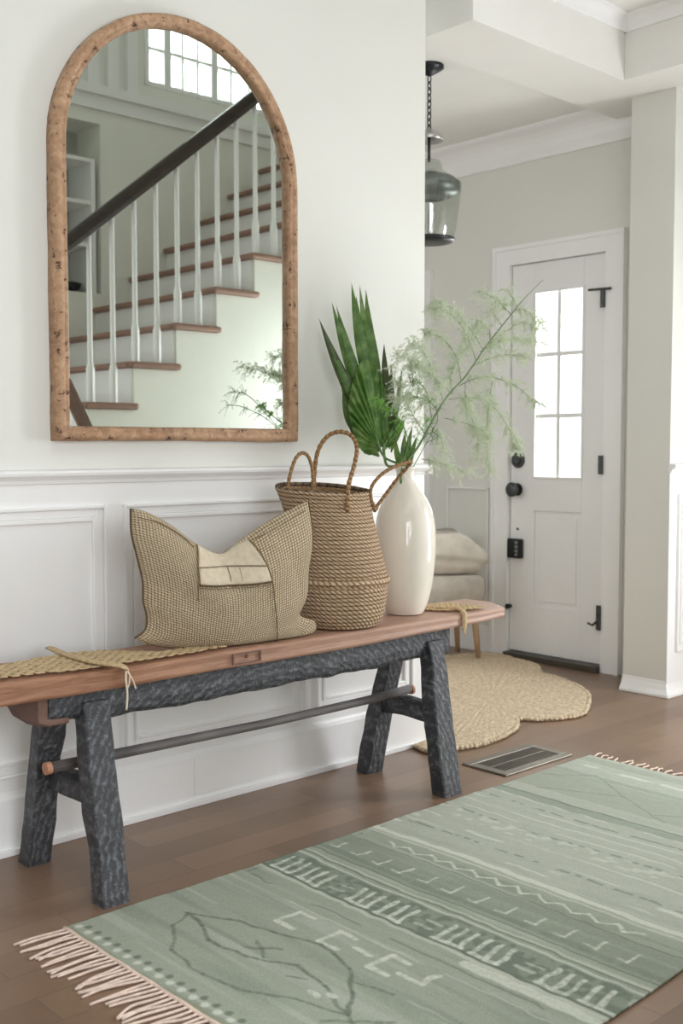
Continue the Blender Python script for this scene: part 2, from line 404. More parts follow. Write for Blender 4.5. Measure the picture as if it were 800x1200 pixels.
# chair rail (profiled) with a rounded return at the wall end
def rail_profile(y):
    return [(y, .985), (y-.012, .987), (y-.016, .997), (y-.024, 1.004), (y-.034, 1.010), (y-.037, 1.018), (y-.033, 1.024), (y, 1.027)]
pr = rail_profile(0)
MB().loft([[(x, a, b_) for a, b_ in pr] for x in (-1.6, WX)]).box((WX, -.03, .99), (WX+.016, .14, 1.022)).done('trim_15', M['trim'], kind=S, bevel=.002)
MB().loft([[(x, a+SY, b_-.012) for a, b_ in pr] for x in (SX-.012, 5.6)]).done('trim_16', M['trim'], kind=S, bevel=.002)
# lower lining of the wall end and baseboard
MB().box((-1.6, -.003, .14), (WX, .001, 1.0)).done('trim_22', M['trim'], kind=S)
MB().box((SX-.002, SY-.003, .05), (4.62, SY+.001, .99)).done('trim_23', M['trim'], kind=S)
bb = MB(); bb.box((-1.6, -.016, 0), (WX, .002, .15)); bb.loft([[(x, 0, .15), (x, -.016, .15), (x, -.010, .158), (x, -.006, .168), (x, 0, .168)] for x in (-1.6, WX)])
bb.box((-1.6, -.028, 0), (WX, -.016, .018)); bb.box((1.93, -.0195, .03), (2.26, -.016, .15))
bb.done('baseboard_left', M['trim'], kind=S, bevel=.002)
b = MB(); molding(b, SX+.06, 4.56, .19, .885, SY); b.done('trim_17', M['trim'], kind=S, bevel=.003)
bb = MB(); bb.loft([[(SX-d_, y_, z_) for y_, z_ in ((SY-d_, z_), (.006, z_))]+[(5.6, .006, z_), (5.6, SY-d_, z_)] for d_, z_ in ((.028, 0), (.026, .012), (.012, .03), (.004, .055), (.001, .07))])
bb.done('baseboard_right', M['trim'], kind=S, bevel=.004)
bb = MB(); bb.box((DX-.015, .96, 0), (DX, 1.37, .14)); bb.box((DX-.015, .0, 0), (DX, .16, .14))
bb.done('baseboard_front', M['trim'], kind=S, bevel=.003)
# door casing
cs = MB()
def casing(b, y0, y1, ztop, w=.105):
    for a, c, z0, z1 in ((y0-w, y0, 0, ztop), (y1, y1+w, 0, ztop), (y0-w, y1+w, ztop, ztop+.095)):
        b.box((DX-.02, a, z0), (DX, c, z1))
    for a, c, z0, z1 in ((y0-w, y0-w+.02, 0, ztop+.075), (y1+w-.02, y1+w, 0, ztop+.075), (y0-w, y1+w, ztop+.075, ztop+.095)):
        b.box((DX-.03, a, z0), (DX-.02, c, z1))
casing(cs, .283, .855, 2.008); cs.done('trim_18', M['trim'], kind=S)
# second door casing at the far left of the foyer + slab
c2 = MB(); casing(c2, 1.48, 2.2, 1.95, .09); c2.done('trim_19', M['trim'], kind=S)
d2 = MB().box((DX-.012, 1.48, .01), (DX+.0, 2.2, 1.95)).done('door_2', M['door'], kind=S)
h2 = MB().box((DX-.034, 1.452, 1.785), (DX-.012, 1.515, 1.80)).box((DX-.036, 1.475, 1.76), (DX-.018, 1.488, 1.83)).done('hinge', M['iron'], d2)
# foyer wainscot moulding left of the door
fm = MB()
for a, c in (((.99, .21), (1.0, .87)), ((1.27, .21), (1.28, .87)), ((.99, .86), (1.28, .87)), ((.99, .21), (1.28, .22))):
    fm.box((DX-.012, a[0], a[1]), (DX, c[0], c[1]))
fm.done('trim_20', M['trim'], kind=S, bevel=.003)
# front door ---------------------------------------------------------------
dd = MB(); X0, X1 = DX+.004, DX+.048
DZ0 = .035
dd.box((X0, .702, DZ0), (X1, .852, 2.005)); dd.box((X0, .286, DZ0), (X1, .418, 2.005))
dd.box((X0, .418, 1.858), (X1, .702, 2.005)); dd.box((X0, .418, .763), (X1, .702, .934)); dd.box((X0, .418, DZ0), (X1, .702, .275))
dd.box((X0+.012, .418, .275), (X1-.01, .702, .763))
dd.box((X0+.004, .448, .305), (X0+.02, .672, .733))
for a, c in (((.41, .926), (.710, .938)), ((.41, 1.852), (.710, 1.866))): dd.box((X0-.006, a[0], a[1]), (X0+.01, c[0], c[1]))
for a, c in (((.41, .938), (.422, 1.852)), ((.698, .938), (.710, 1.852))): dd.box((X0-.006, a[0], a[1]), (X0+.01, c[0], c[1]))
door = dd.done('door_1', M['door'], kind=S, bevel=.002)
mu = MB(); mu.box((X0+.002, .550, .934), (X1-.004, .572, 1.858))
for z in (1.24, 1.545): mu.box((X0+.003, .418, z-.011), (X1-.005, .702, z+.011))
mu.done('muntin', M['door'], door)
MB().box((X0+.022, .418, .934), (X0+.026, .702, 1.858)).done('glass_pane', M['glass'], door)
def knob(name, y, z, r, prof, m=M['iron'], back=None):
    b = MB(); V = []; n = 28
    rings = [[(X0-xo, y+rr*math.cos(2*math.pi*j/n), z+rr*math.sin(2*math.pi*j/n)) for j in range(n)] for xo, rr in prof]
    b.loft(rings)
    if back: b.box((X0-.006, back[0], back[1]), (X0+.004, back[2], back[3]))
    return b.done(name, m, door, smooth=False, bevel=.001)
knob('deadbolt', .803, 1.019, .04, [(0, .041), (.008, .041), (.012, .036), (.012, .026), (.020, .024), (.022, .018)])
knob('door_knob', .808, .868, .04, [(0, .033), (.006, .033), (.008, .013), (.026, .013), (.030, .028), (.040, .037), (.052, .037), (.060, .028), (.063, .014)], back=(.832, .84, .856, .896))
lk = MB().box((X0-.028, .765, .515), (X0+.001, .852, .615)).done('lock_box', M['blk'], door, bevel=.006)
mk = MB()
for z in (.528, .548, .57, .592): mk.box((X0-.0295, .782, z), (X0-.0275, .802, z+.011))
mk.box((X0-.0295, .788, .53), (X0-.0275, .793, .60))
mk.done('slide_mark', M['steel'], lk)
MB().tube([(X0-.006, .803, .665), (X0+.002, .803, .665)], .006, 10).done('screw', M['iron'], door)
MB().tube([(X0-.03, .846, .262), (X0+.002, .846, .262)], [.014, .010], 12).done('bolt_stop', M['blk'], door)
for nm, z0, z1 in (('hinge', 1.745, 1.83), ('hinge', .955, 1.045), ('hinge', .205, .325)):
    b = MB(); b.tube([(DX-.026, .286, z0), (DX-.026, .286, z1)], .008, 10); b.box((DX-.024, .286, z0), (DX-.018, .306, z1))
    if z0 > 1.5: b.tube([(DX-.028, .245, z1), (DX-.028, .37, z1+.004)], .006, 8)
    if z0 < .5: b.tube([(DX-.03, .286, z0+.05), (DX-.034, .32, z0+.022), (DX-.034, .345, z0+.03)], .006, 8)
    b.done(nm, M['iron'], door)
MB().box((DX-.05, .283, 0), (DX+.12, .855, .03)).done('trim_21', M['thresh'], kind=S, bevel=.004)

# ================================================================= STAIRCASE (seen in the mirror)
st = root('staircase', 'white staircase with rosy brown treads and dark handrail reflected in the arched mirror', 'staircase', (3.2, -2.6, 0))
def xr(i): return 2.985+.253*(i-7)
def tz(i): return 1.30*i/6 if i <= 6 else 1.30+.2045*(i-6)
NS = 14; YS = -2.0
for i in range(1, NS+1):
    MB().box((xr(i)-.03, BY, tz(i)-.032), (xr(i+1)+.018, YS+.028, tz(i))).done('tread', M['nosing'], st, bevel=.012)
    MB().box((xr(i), BY, tz(i-1) if i > 1 else 0), (xr(i)+.018, YS-.031, tz(i)-.032)).done('riser', M['trim'], st)
poly = [(xr(1), 0)]
for i in range(1, NS+1): poly += [(xr(i), tz(i)-.034), (xr(i+1), tz(i)-.034)]
poly += [(xr(NS+1), 0)]
MB().prism([(x, YS-.03, z) for x, z in poly], (0, .03, 0)).done('side_panel', M['stairwall'], st)
def rz(x): return 2.01+.808*(x-2.62)
for i in range(1, NS+1):
    for dx in (.035, .1615):
        x = xr(i)+dx
        MB().tube([(x, YS-.035, tz(i)), (x, YS-.035, tz(i)+.16), (x, YS-.035, tz(i)+.19), (x, YS-.035, rz(x)-.02)], [.021, .021, .0135, .012], 10).done('baluster', M['trim'], st)
ring = lambda x: [(x, YS-.035+a, rz(x)+b) for a, b in ((-.028, -.04), (.028, -.04), (.036, -.01), (.034, .03), (.018, .048), (-.018, .048), (-.034, .03), (-.036, -.01))]
MB().loft([ring(1.45), ring(5.1)]).done('handrail', M['handrail'], st, bevel=.004)
MB().box((1.36, YS-.085, 0), (1.45, YS+.005, 1.12)).box((1.345, YS-.1, 1.12), (1.465, YS+.02, 1.15)).done('newel_post', M['trim'], st, bevel=.006)
# a plank leaning by the foot of the stair, its edge shows in the mirror's lower corner
p = [at(80, 448, 1, 1.72), at(104, 500, 1, 1.72)]
a_ = Vector((p[0].x, -1.79, p[0].z)); c_ = Vector((p[1].x, -1.79, p[1].z)); dvec = (c_-a_)
foot = a_+dvec*((a_.z)/(-dvec.z)); top = a_-dvec*.1
o = MB().loft([[q+Vector((sx, sy, 0)) for sx, sy in ((-.035, -.015), (.03, -.015), (.03, .015), (-.035, .015))] for q in (foot, top)]).done('wooden_board', M['endgrain'], None, bevel=.004)
o['label'] = 'slanting brown wooden board reflected in the lower left corner of the arched mirror'; o['category'] = 'board'
# small bowl in the stair niche
o = MB().lathe([(.02, 0), (.05, .004), (.085, .03), (.10, .06), (.094, .06), (.08, .034), (.04, .012), (.0, .01)], (3.36, BY-.13, NZ0), 28, cap=False).done('bowl', M['blk'], None, smooth=True)
o['label'] = 'dark bowl on the bottom shelf of the stair niche reflected at the mirror left edge'; o['category'] = 'bowl'

# ================================================================= MIRROR
mr = root('wall_mirror', 'large arched mirror in a carved brown wooden frame hung above the wainscot', 'mirror', (1.90, 0, 1.10))
MX0, MX1, MZ0 = 1.478, 2.330, 1.104
R_ = (MX1-MX0)/2; mcx = (MX0+MX1)/2; MZS = 2.325-R_
def outline(ins, n=40, step=.03):
    pts = []
    x0, x1, z0, r = MX0+ins, MX1-ins, MZ0+ins, R_-ins
    nx = 18; nz_ = 20
    for i in range(nx): pts.append((x0+(x1-x0)*i/nx, z0))
    for i in range(nz_): pts.append((x1, z0+(MZS-z0)*i/nz_))
    for i in range(n): a = math.pi*i/n; pts.append((mcx+r*math.cos(a), MZS+r*math.sin(a)))
    for i in range(nz_): pts.append((x0, MZS-(MZS-z0)*i/nz_))
    return pts
prof = [(0, 0), (.0, -.030), (.004, -.042), (.012, -.047), (.022, -.046), (.026, -.041), (.030, -.045), (.035, -.043), (.040, -.034), (.041, -.02), (.041, 0)]
rings = []
for ins, y in prof:
    o_ = outline(ins); rr = []
    for (x, z) in o_:
        w = noise.noise(Vector((x*7, z*7, 3)))*.004+noise.noise(Vector((x*30, z*30, ins*90)))*.0015
        rr.append(Vector((x+w*(1 if ins < .02 else .3), y+w*.5 if y < 0 else y, z+w*(1 if ins < .02 else .3))))
    rings.append(rr)
b = MB(); n = len(rings[0]); L = len(rings)
b.add([p for r in rings for p in r], [(i*n+j, i*n+(j+1) % n, ((i+1) % L)*n+(j+1) % n, ((i+1) % L)*n+j) for i in range(L) for j in range(n)])
fo = b.done('frame', M['frame'], mr, smooth=True)
gl = outline(.039); b = MB(); b.prism([(x, -.022, z) for x, z in gl], (0, .012, 0)); b.done('mirror_glass', M['mirror'], mr)

# ================================================================= BENCH
bn = root('bench', 'long rustic wooden bench with a warm brown seat and charred black trestle legs', 'bench', (1.95, -.28, 0))
def wob(p, s=8, a=.004): p = Vector(p); return p+Vector((noise.noise(p*s), noise.noise(p*s+Vector((9, 3, 1))), noise.noise(p*s+Vector((2, 7, 5)))))*a
# seat board: thick at the left, slimmer at the right, front edge waney
rs = []; nx = 70
for i in range(nx+1):
    t = i/nx; x = .93+t*(2.945-.93)
    zt = .548+.014*max(0, (1.35-x)/.4)+(.003*noise.noise(Vector((x*3, 0, 0))))
    th = .052+.012*max(0, (1.4-x)/.4)-.012*max(0, (x-2.2)/.7); th += .003*noise.noise(Vector((x*6, 4, 0)))
    yf = -.402+.006*noise.noise(Vector((x*4, 1, 0)))+(.012*((x-2.8)/.145)**2 if x > 2.8 else 0); yb = -.165+.004*noise.noise(Vector((x*4, 5, 0)))
    sk = (yf, yb)
    zb = zt-th
    rs.append([Vector((x+(.05 if t == 1 else 0)*(0 if q[0] < -.3 else 1), q[0], q[1])) for q in
               ((yf+.004, zb+.002), (yf-.002, zb+.010), (yf, zb+th*.5), (yf-.003, zt-.008), (yf+.003, zt-.002), (yf+.02, zt), (-.29, zt+.001), (yb-.01, zt), (yb, zt-.006), (yb, zb+.006), (yb-.008, zb), (-.28, zb+.001))])
MB().loft(rs).done('seat_board', M['seat'], bn, bevel=.003)
# keyed inlay on the front edge
p0 = atY(272, 784, -.405); p1 = atY(305, 767, -.405)
b = MB()
for a, c in (((0, 0), (1, .1)), ((0, .9), (1, 1)), ((0, .1), (.05, .9)), ((.95, .1), (1, .9))):
    b.box((p0.x+(p1.x-p0.x)*a[0], -.410, .508+.030*a[1]), (p0.x+(p1.x-p0.x)*c[0], -.400, .508+.030*c[1]))
b.box((p0.x+(p1.x-p0.x)*.5-.004, -.4105, .522), (p0.x+(p1.x-p0.x)*.5+.003, -.400, .530))
b.done('inlay', M['endgrain'], bn)
# apron beam with live lower edge
rs = []; nx = 70
for i in range(nx+1):
    t = i/nx; x = 1.262+t*(2.688-1.262)
    zb = .416+.010*noise.noise(Vector((x*5, 2, 0)))+.006*noise.noise(Vector((x*15, 2, 0)))
    if x > 2.58: zb += .0
    if x < 1.40: zb = .425+(1.40-x)*.09
    yf = -.372+.005*noise.noise(Vector((x*9, 0, 3)))
    rs.append([Vector((x, a, z)) for a, z in ((yf+.012, zb), (yf+.004, zb+.012), (yf-.001, zb+.035), (yf+.001, .47), (yf, .499), (-.28, .503), (-.19, .499), (-.188, .46), (-.195, zb+.02), (-.21, zb), (-.28, zb+.002))])
MB().loft(rs).done('apron_beam', M['char'], bn)
# brown hewn end block of the beam at the left
MB().loft([[(x, y0_, z) for y0_, z in ((-.365, .424+e), (-.366, .497), (-.20, .497), (-.195, .455), (-.23, .420+e), (-.30, .413+e))] for x, e in ((1.238, .012), (1.266, 0), (1.32, .0))]).done('beam_end', M['endgrain'], bn, bevel=.004, label='raw brown hewn beam end')
def leg(x_top, x_bot, yt, yb, wt, wb, ztop=.47, dt=.055, db=.06, foot=0):
    rr = []; n = 16
    for i in range(n+1):
        t = i/n; z = ztop*(1-t)
        x = x_top+(x_bot-x_top)*t; y = yt+(yb-yt)*t; w = (wt+(wb-wt)*t)/2; d = (dt+(db-dt)*t)/2
        w *= 1+.07*math.sin(t*5+x*9); x += .006*math.sin(t*4.2+x_top*3)
        pts = []
        for sx, sy in ((-1, -1), (1, -1), (1, 1), (-1, 1)):
            for ex, ey in ((.0, .12), (.12, 0)) if sx*sy > 0 else ((.12, 0), (.0, .12)):
                px = x+sx*w*(1-ex); py = y+sy*d*(1-ey)
                q = wob((px, py, z), 14, .006); q.z = z; pts.append(q)
        rr.append(pts)
    return MB().loft(rr).done('leg', M['char'], bn)
leg(1.392, 1.362, -.355, -.463, .072, .074)
leg(1.365, 1.352, -.215, -.100, .062, .068)
leg(2.607, 2.582, -.355, -.463, .072, .078)
leg(2.592, 2.574, -.215, -.118, .066, .072)
for xx in (1.378, 2.585):
    rr = []
    for i in range(9):
        t = i/8; y = -.415+t*.26; h = .245+.006*noise.noise(Vector((y*12, xx, 0)))
        rr.append([(xx-.022, y, h-.028), (xx+.022, y, h-.028), (xx+.024, y, h+.022), (xx+.012, y, h+.032), (xx-.012, y, h+.032), (xx-.022, y, h+.02)])
    MB().loft(rr).done('cross_rail', M['char'], bn)
MB().tube([(1.31, -.28, .298), (1.6, -.282, .296), (2.0, -.28, .291), (2.4, -.279, .294), (2.60, -.278, .300)], [.014, .0135, .0125, .013, .0145], 14).done('stretcher_pole', M['rail'], bn, smooth=True)
for x0, x1 in ((1.298, 1.312), (2.60, 2.609)): MB().tube([(x0, -.28, .298), (x1, -.28, .298)], [.0155, .0155], 14).done('pole_tip', M['railtip'], bn, label='pale orange cut pole tip')

ZB = .5515
# ================================================================= PILLOW
pl = root('throw_pillow', 'beige gauze weave throw pillow with a dented top and linen pocket on the bench', 'pillow', (1.88, -.28, ZB))
PA = Vector((1.63, -.300, 0)); PD = Vector((.51, -.080, 0)).normalized(); PN = Vector((PD.y, -PD.x, 0))  # PN toward the viewer
if PN.y > 0: PN = -PN
def pp(px, py):
    r = FW+RT*((px-400)/FPX)+UP*((600-py)/FPX); s = (PA-CAM).dot(PN)/r.dot(PN); return CAM+r*s
def curve(pts, n):
    sp = smooth_path([Vector((a, b_, 0)) for a, b_ in pts], 12)
    d = [0]
    for i in range(1, len(sp)): d.append(d[-1]+(sp[i]-sp[i-1]).length)
    out = []
    for k in range(n+1):
        t = d[-1]*k/n; i = 0
        while i < len(d)-2 and d[i+1] < t: i += 1
        f = (t-d[i])/max(1e-9, d[i+1]-d[i]); out.append(sp[i].lerp(sp[i+1], f))
    return out
NU, NV = 72, 56
cT = curve([(153, 596), (172, 600), (200, 615), (228, 636), (250, 648), (262, 647), (285, 630), (320, 607), (345, 594), (361, 587)], NU)
cB = curve([(158, 748), (175, 756), (205, 760), (240, 761.5), (275, 760), (310, 757), (340, 753), (360, 747), (372, 736)], NU)
cL = curve([(158, 748), (170, 738), (172, 722), (168, 705), (167, 680), (160, 650), (154, 625), (153, 596)], NV)
cR = curve([(372, 736), (368, 727), (353, 722), (351, 715), (359, 695), (361, 665), (366, 630), (361, 587)], NV)
def coons(u, v):
    def s(c, t, n): f = t*n; i = min(int(f), n-1); return c[i].lerp(c[i+1], f-i)
    T, B, L_, R2 = s(cT, u, NU), s(cB, u, NU), s(cL, v, NV), s(cR, v, NV)
    return B*(1-v)+T*v+L_*(1-u)+R2*u-(cB[0]*(1-u)*(1-v)+cB[-1]*u*(1-v)+cT[0]*(1-u)*v+cT[-1]*u*v)
def bulge(u, v):
    a = max(0, 4*u*(1-u)); c = max(0, 4*v*(1-v))
    h = .072*(a**.55)*(c**.5)
    dent = math.exp(-((u-.48)/.20)**2)*max(0, (v-.60)/.40)**1.3
    h *= 1-.55*dent
    h += .006*noise.noise(Vector((u*4, v*4, 0)))*a*c
    # crease lines that radiate from the ears
    h -= .010*math.exp(-((u-.86-.06*math.sin(v*5))/.03)**2)*a*c
    return h
def pil(u, v, off=0, side=1):
    q = coons(u, v); w = pp(q.x, q.y); return w+PN*(side*bulge(u, v)+off)
V = []; F = []; UV = []
for side in (1, -1):
    base = len(V)
    for j in range(NV+1):
        for i in range(NU+1):
            V.append(pil(i/NU, j/NV, 0, side)); UV.append((i/NU, j/NV))
    for j in range(NV):
        for i in range(NU): a = base+j*(NU+1)+i; F.append((a, a+1, a+NU+2, a+NU+1))
# lift anything that would sink below the seat
V = [Vector((p.x, p.y, max(p.z, ZB+.001))) for p in V]
pc = link('cover', V, F, M['pillow'], pl, True, UV)
bmm = bmesh.new(); bmm.from_mesh(pc.data); bmesh.ops.remove_doubles(bmm, verts=bmm.verts, dist=.0008); bmesh.ops.recalc_face_normals(bmm, faces=bmm.faces); bmm.to_mesh(pc.data); bmm.free()
_G = [(u/60, v/60, coons(u/60, v/60)) for u in range(61) for v in range(61)]
def uv_at(px, py):
    u, v, q = min(_G, key=lambda g: (g[2].x-px)**2+(g[2].y-py)**2)
    for _ in range(12):
        q = coons(u, v); e = .004
        du = (coons(min(1, u+e), v)-coons(max(0, u-e), v))/(min(1, u+e)-max(0, u-e)); dv = (coons(u, min(1, v+e))-coons(u, max(0, v-e)))/(min(1, v+e)-max(0, v-e))
        rx, ry = px-q.x, py-q.y; D = du.x*dv.y-dv.x*du.y
        if abs(D) < 1e-6: break
        u = min(1, max(0, u+(rx*dv.y-ry*dv.x)/D)); v = min(1, max(0, v+(du.x*ry-du.y*rx)/D))
    return u, v
def seam(pts, r, off, m='seam', name='seam'):
    sp_ = smooth_path([Vector((a, b_, 0)) for a, b_ in pts], 8)
    return MB().tube([pil(*uv_at(q.x, q.y), off) for q in sp_], r, 6).done(name, M[m], pl, smooth=True)
def patch(name, top, bot, off, m, nu=30, nv=14, label=None):
    T_ = curve(top, nu); B_ = curve(bot, nu); V = []; F = []; UV = []
    for j in range(nv+1):
        for i in range(nu+1):
            q = B_[i].lerp(T_[i], j/nv); u, v = uv_at(q.x, q.y); V.append(pil(u, v, off)); UV.append((u, v))
    for j in range(nv):
        for i in range(nu): a = j*(nu+1)+i; F.append((a, a+1, a+nu+2, a+nu+1))
    o = link(name, V, F, m, pl, True, UV, label=label)
    s = o.modifiers.new('thick', 'SOLIDIFY'); s.thickness = .003; s.offset = 0
    return o
patch('linen_panel', [(229, 637), (243, 645), (252, 648.5), (262, 647.5), (272, 640), (286, 631)], [(222, 663), (240, 663), (260, 662), (280, 661), (300, 661)], .003, M['linen'], label='plain pale linen panel')
patch('pocket_band', [(222, 664), (240, 663.5), (260, 663), (280, 662), (300, 662)], [(221, 682), (240, 683), (260, 682.5), (280, 681), (303, 678)], .004, M['linen'], nv=6, label='plain linen pocket band')
seam([(222, 663), (240, 663), (260, 662), (280, 661), (300, 661)], .0012, .006)
seam([(259, 663), (259.5, 672), (259, 679)], .0010, .007)
seam([(271, 663), (271.5, 672), (271, 679)], .0007, .006)
seam([(220, 683), (240, 684), (260, 683), (280, 682), (304, 679)], .0026, .004, 'pillow', 'pocket_hem')
seam([(221, 686), (240, 687), (260, 686), (280, 685), (304, 682)], .0010, .005)
seam([(228, 638), (224, 650), (221, 665), (219, 684), (219, 700)], .0016, .004)
seam([(288, 632), (295, 645), (301, 662), (305, 680), (309, 710), (317, 750)], .0016, .004)
seam([(160, 606), (182, 612), (205, 625), (222, 640)], .0013, .003)
seam([(290, 632), (310, 622), (335, 608), (354, 598)], .0013, .003)
for uu in (0, 1):
    MB().tube([Vector((p_.x, p_.y, max(p_.z, ZB+.004))) for p_ in [pil(uu, v/30) for v in range(31)]], .003, 6).done('piping', M['pillow'], pl)

# ================================================================= BASKET
BC = (2.275, -.292, ZB)
bk = root('woven_basket', 'tall tan woven belly basket with rope handles between pillow and vase', 'basket', BC)
def prof_b():
    P = []; ctrl = [(0, .0), (.085, .0), (.112, .006), (.128, .03), (.136, .07), (.139, .115), (.1395, .124), (.147, .132), (.147, .139), (.140, .146), (.1385, .16), (.134, .22), (.130, .28), (.128, .33), (.134, .38), (.140, .405)]
    for i in range(len(ctrl)-1):
        m = 6
        for k_ in range(m):
            t = k_/m; r = ctrl[i][0]*(1-t)+ctrl[i+1][0]*t; z = ctrl[i][1]*(1-t)+ctrl[i+1][1]*t
            P.append((r+.0016*abs(math.sin(z*math.pi/.0135)) if r > .09 else r, z))
    P.append(ctrl[-1]); return P
pb = prof_b()
V = []; F = []; UV = []; n = 96; L = len(pb)
def bshape(a, r, z):
    t = max(0, (z-.14)/.265)
    dx = -.052*t**1.3; sx = 1+.10*t; sy = 1-.18*t
    # raised back rim, slouched front
    zz = z*(1+.045*t*max(0, math.sin(a)) + .02*t*max(0, -math.cos(a))-.02*t*max(0, -math.sin(a)))
    r2 = r*(1+.012*math.sin(3*a+1)*t+.03*t*math.cos(2*a)*t)
    return (BC[0]+dx+r2*sx*math.cos(a), BC[1]+.012*t+r2*sy*math.sin(a), BC[2]+zz)
for i, (r, z) in enumerate(pb):
    for j in range(n):
        V.append(bshape(2*math.pi*j/n, max(r, .001), z)); UV.append((j/n, z/.41))
F = [(i*n+j, i*n+(j+1) % n, (i+1)*n+(j+1) % n, (i+1)*n+j) for i in range(L-1) for j in range(n)]
bo = link('basket_body', V, F, M['basket'], bk, True, UV)
s_ = bo.modifiers.new('thick', 'SOLIDIFY'); s_.thickness = .005; s_.offset = 1
MB().tube([bshape(2*math.pi*j/60, .139, .405) for j in range(61)], .0055, 8, cap=False).done('rim_braid', M['basket'], bk, smooth=True, useuv=True)
V = []; Fi = []; rim = [.128, .10, .05, .001]
for i, r in enumerate((.133, .125, .118, .001)):
    for j in range(48): V.append(bshape(2*math.pi*j/48, r, (.395, .25, .06, .05)[i]))
Fi = [(i*48+j, i*48+(j+1) % 48, (i+1)*48+(j+1) % 48, (i+1)*48+j) for i in range(3) for j in range(48)]
link('basket_lining', V, Fi, M['basketin'], bk, True)
def handle(pts, r=.0058, parent=bk, m='rope'):
    P = smooth_path([atY(px, py, y) for px, py, y in pts], 9)
    b = MB(); b.tube(P, [r*(1+.13*math.sin(i*1.9)) for i in range(len(P))], 8)
    for q in (P[0], P[-1]):
        b.tube([q+Vector((0, 0, .007)), q, q-Vector((0, 0, .011))], [r*1.1, r*1.4, r*.7], 8)
    return b.done('handle', M[m], parent, smooth=True, useuv=True)
handle([(335, 600, -.25), (338, 565, -.24), (345, 540, -.235), (353, 531, -.235), (361, 535, -.24), (366, 552, -.25), (366, 575, -.26), (364, 592, -.27)], .0055)
handle([(367, 593, -.23), (368, 560, -.235), (372, 530, -.24), (383, 512, -.26), (398, 506, -.29), (412, 511, -.32), (418, 525, -.35), (415, 545, -.37), (408, 570, -.39), (407, 596, -.405)], .0065)
handle([(439, 596, -.365), (434, 582, -.37), (436, 569, -.38), (447, 556, -.39), (462, 547, -.40), (480, 541, -.40), (479, 545, -.37), (463, 564, -.33), (452, 579, -.31), (441, 594, -.30)], .0055)

# ================================================================= VASE
VC = (2.582, -.272, ZB)
vz = root('vase', 'tall glossy cream ceramic vase holding palm and fern on the bench', 'vase', VC)
vp = [(.0, 0), (.052, 0), (.060, .004), (.072, .03), (.085, .08), (.094, .14), (.0985, .20), (.0985, .25), (.094, .30), (.083, .34), (.066, .375), (.048, .40), (.036, .418), (.030, .432), (.0285, .445), (.030, .457), (.033, .464), (.035, .470),
      (.033, .474), (.029, .472), (.025, .46), (.025, .44), (.03, .42), (.04, .40), (.06, .36), (.07, .30), (.06, .1), (.0, .05)]
sp = smooth_path([(r, 0, z) for r, z in vp], 4)
MB().lathe([(max(p.x, .0005), p.z) for p in sp], VC, 64).done('vase_body', M['ceramic'], vz, smooth=True)

# ================================================================= PALM FROND
HUB = Vector(atY(449, 520, -.175))
pf = root('palm_frond', 'dark green fan palm frond with long pointed blades standing in the vase', 'leaf', HUB)
MB().tube(smooth_path([(VC[0]-.004, VC[1]+.004, VC[2]+.32), (VC[0]-.012, VC[1]+.006, VC[2]+.46), atY(453, 545, -.22), HUB], 6), [.0045]*18+[.004], 8).done('stem', M['stem'], pf, smooth=True)
MB().tube(smooth_path([(VC[0]+.008, VC[1]+.006, VC[2]+.32), (VC[0]+.002, VC[1]+.008, VC[2]+.46), atY(447, 535, -.20)+Vector((.01, 0, 0)), atY(440, 510, -.18)], 6), .0038, 8).done('stem', M['stem'], pf, smooth=True)
def blade(tip, base, w, sag, m, y_off=0, start=0.0):
    """folded palm blade: a narrow V-section that widens to w at 45% and runs out to a point"""
    tip = Vector(tip); base = Vector(base); d = tip-base; Ln = d.length; t = d.normalized()
    side = t.cross(Vector((FW.x, FW.y, 0)).normalized()).normalized(); nrm = side.cross(t)
    V = []; F = []; k_ = 18
    for i in range(k_+1):
        s = i/k_; c = base+d*s+nrm*(sag*math.sin(math.pi*s))+side*(.01*math.sin(s*2.2)*(w/.02))
        ww = w*(.16+.84*math.sin(min(1, s/.55)*math.pi/2))*(1 if s < .5 else max(0, 1-((s-.5)/.5)**1.5))
        V += [c-side*ww/2, c+nrm*(ww*.28), c+side*ww/2]
    for i in range(k_):
        a = i*3; F += [(a, a+1, a+4, a+3), (a+1, a+2, a+5, a+4)]
    o = link('leaflet', V, F, M[m], pf, True)
    s_ = o.modifiers.new('thick', 'SOLIDIFY'); s_.thickness = .0008; return o
Bs = lambda px, py, y: atY(px, py, y)
tips = [  # tip px, y depth, width, base px
    (379, 371, -.155, .030, (446, 528)), (386, 390, -.16, .020, (444, 530)), (394, 352, -.150, .030, (447, 524)), (399, 356, -.155, .028, (448, 522)),
    (406, 420, -.165, .040, (440, 532)), (411, 445, -.17, .046, (438, 533)),
    (418, 330, -.15, .034, (450, 512)), (422, 345, -.16, .028, (451, 516)), (426, 333, -.155, .026, (452, 510)), (434, 338, -.16, .030, (454, 508)), (440, 380, -.165, .026, (455, 515)),
    (416, 475, -.18, .040, (442, 533)), (424, 500, -.185, .034, (444, 535)),
    (454, 402, -.19, .022, (460, 500)), (462, 428, -.20, .018, (462, 505)), (474, 430, -.205, .012, (464, 500)), (448, 430, -.185, .028, (456, 520)),
    (470, 470, -.21, .022, (456, 526)), (478, 492, -.215, .020, (458, 530))]
for (x, y, dy, w, bs) in tips:
    blade(atY(x, y, dy*.62), atY(bs[0], bs[1], -.175), w*1.3, .006*random.uniform(-1, 1), 'leafdark' if (x, y) in ((379, 371), (454, 402), (462, 428)) else 'leaf')
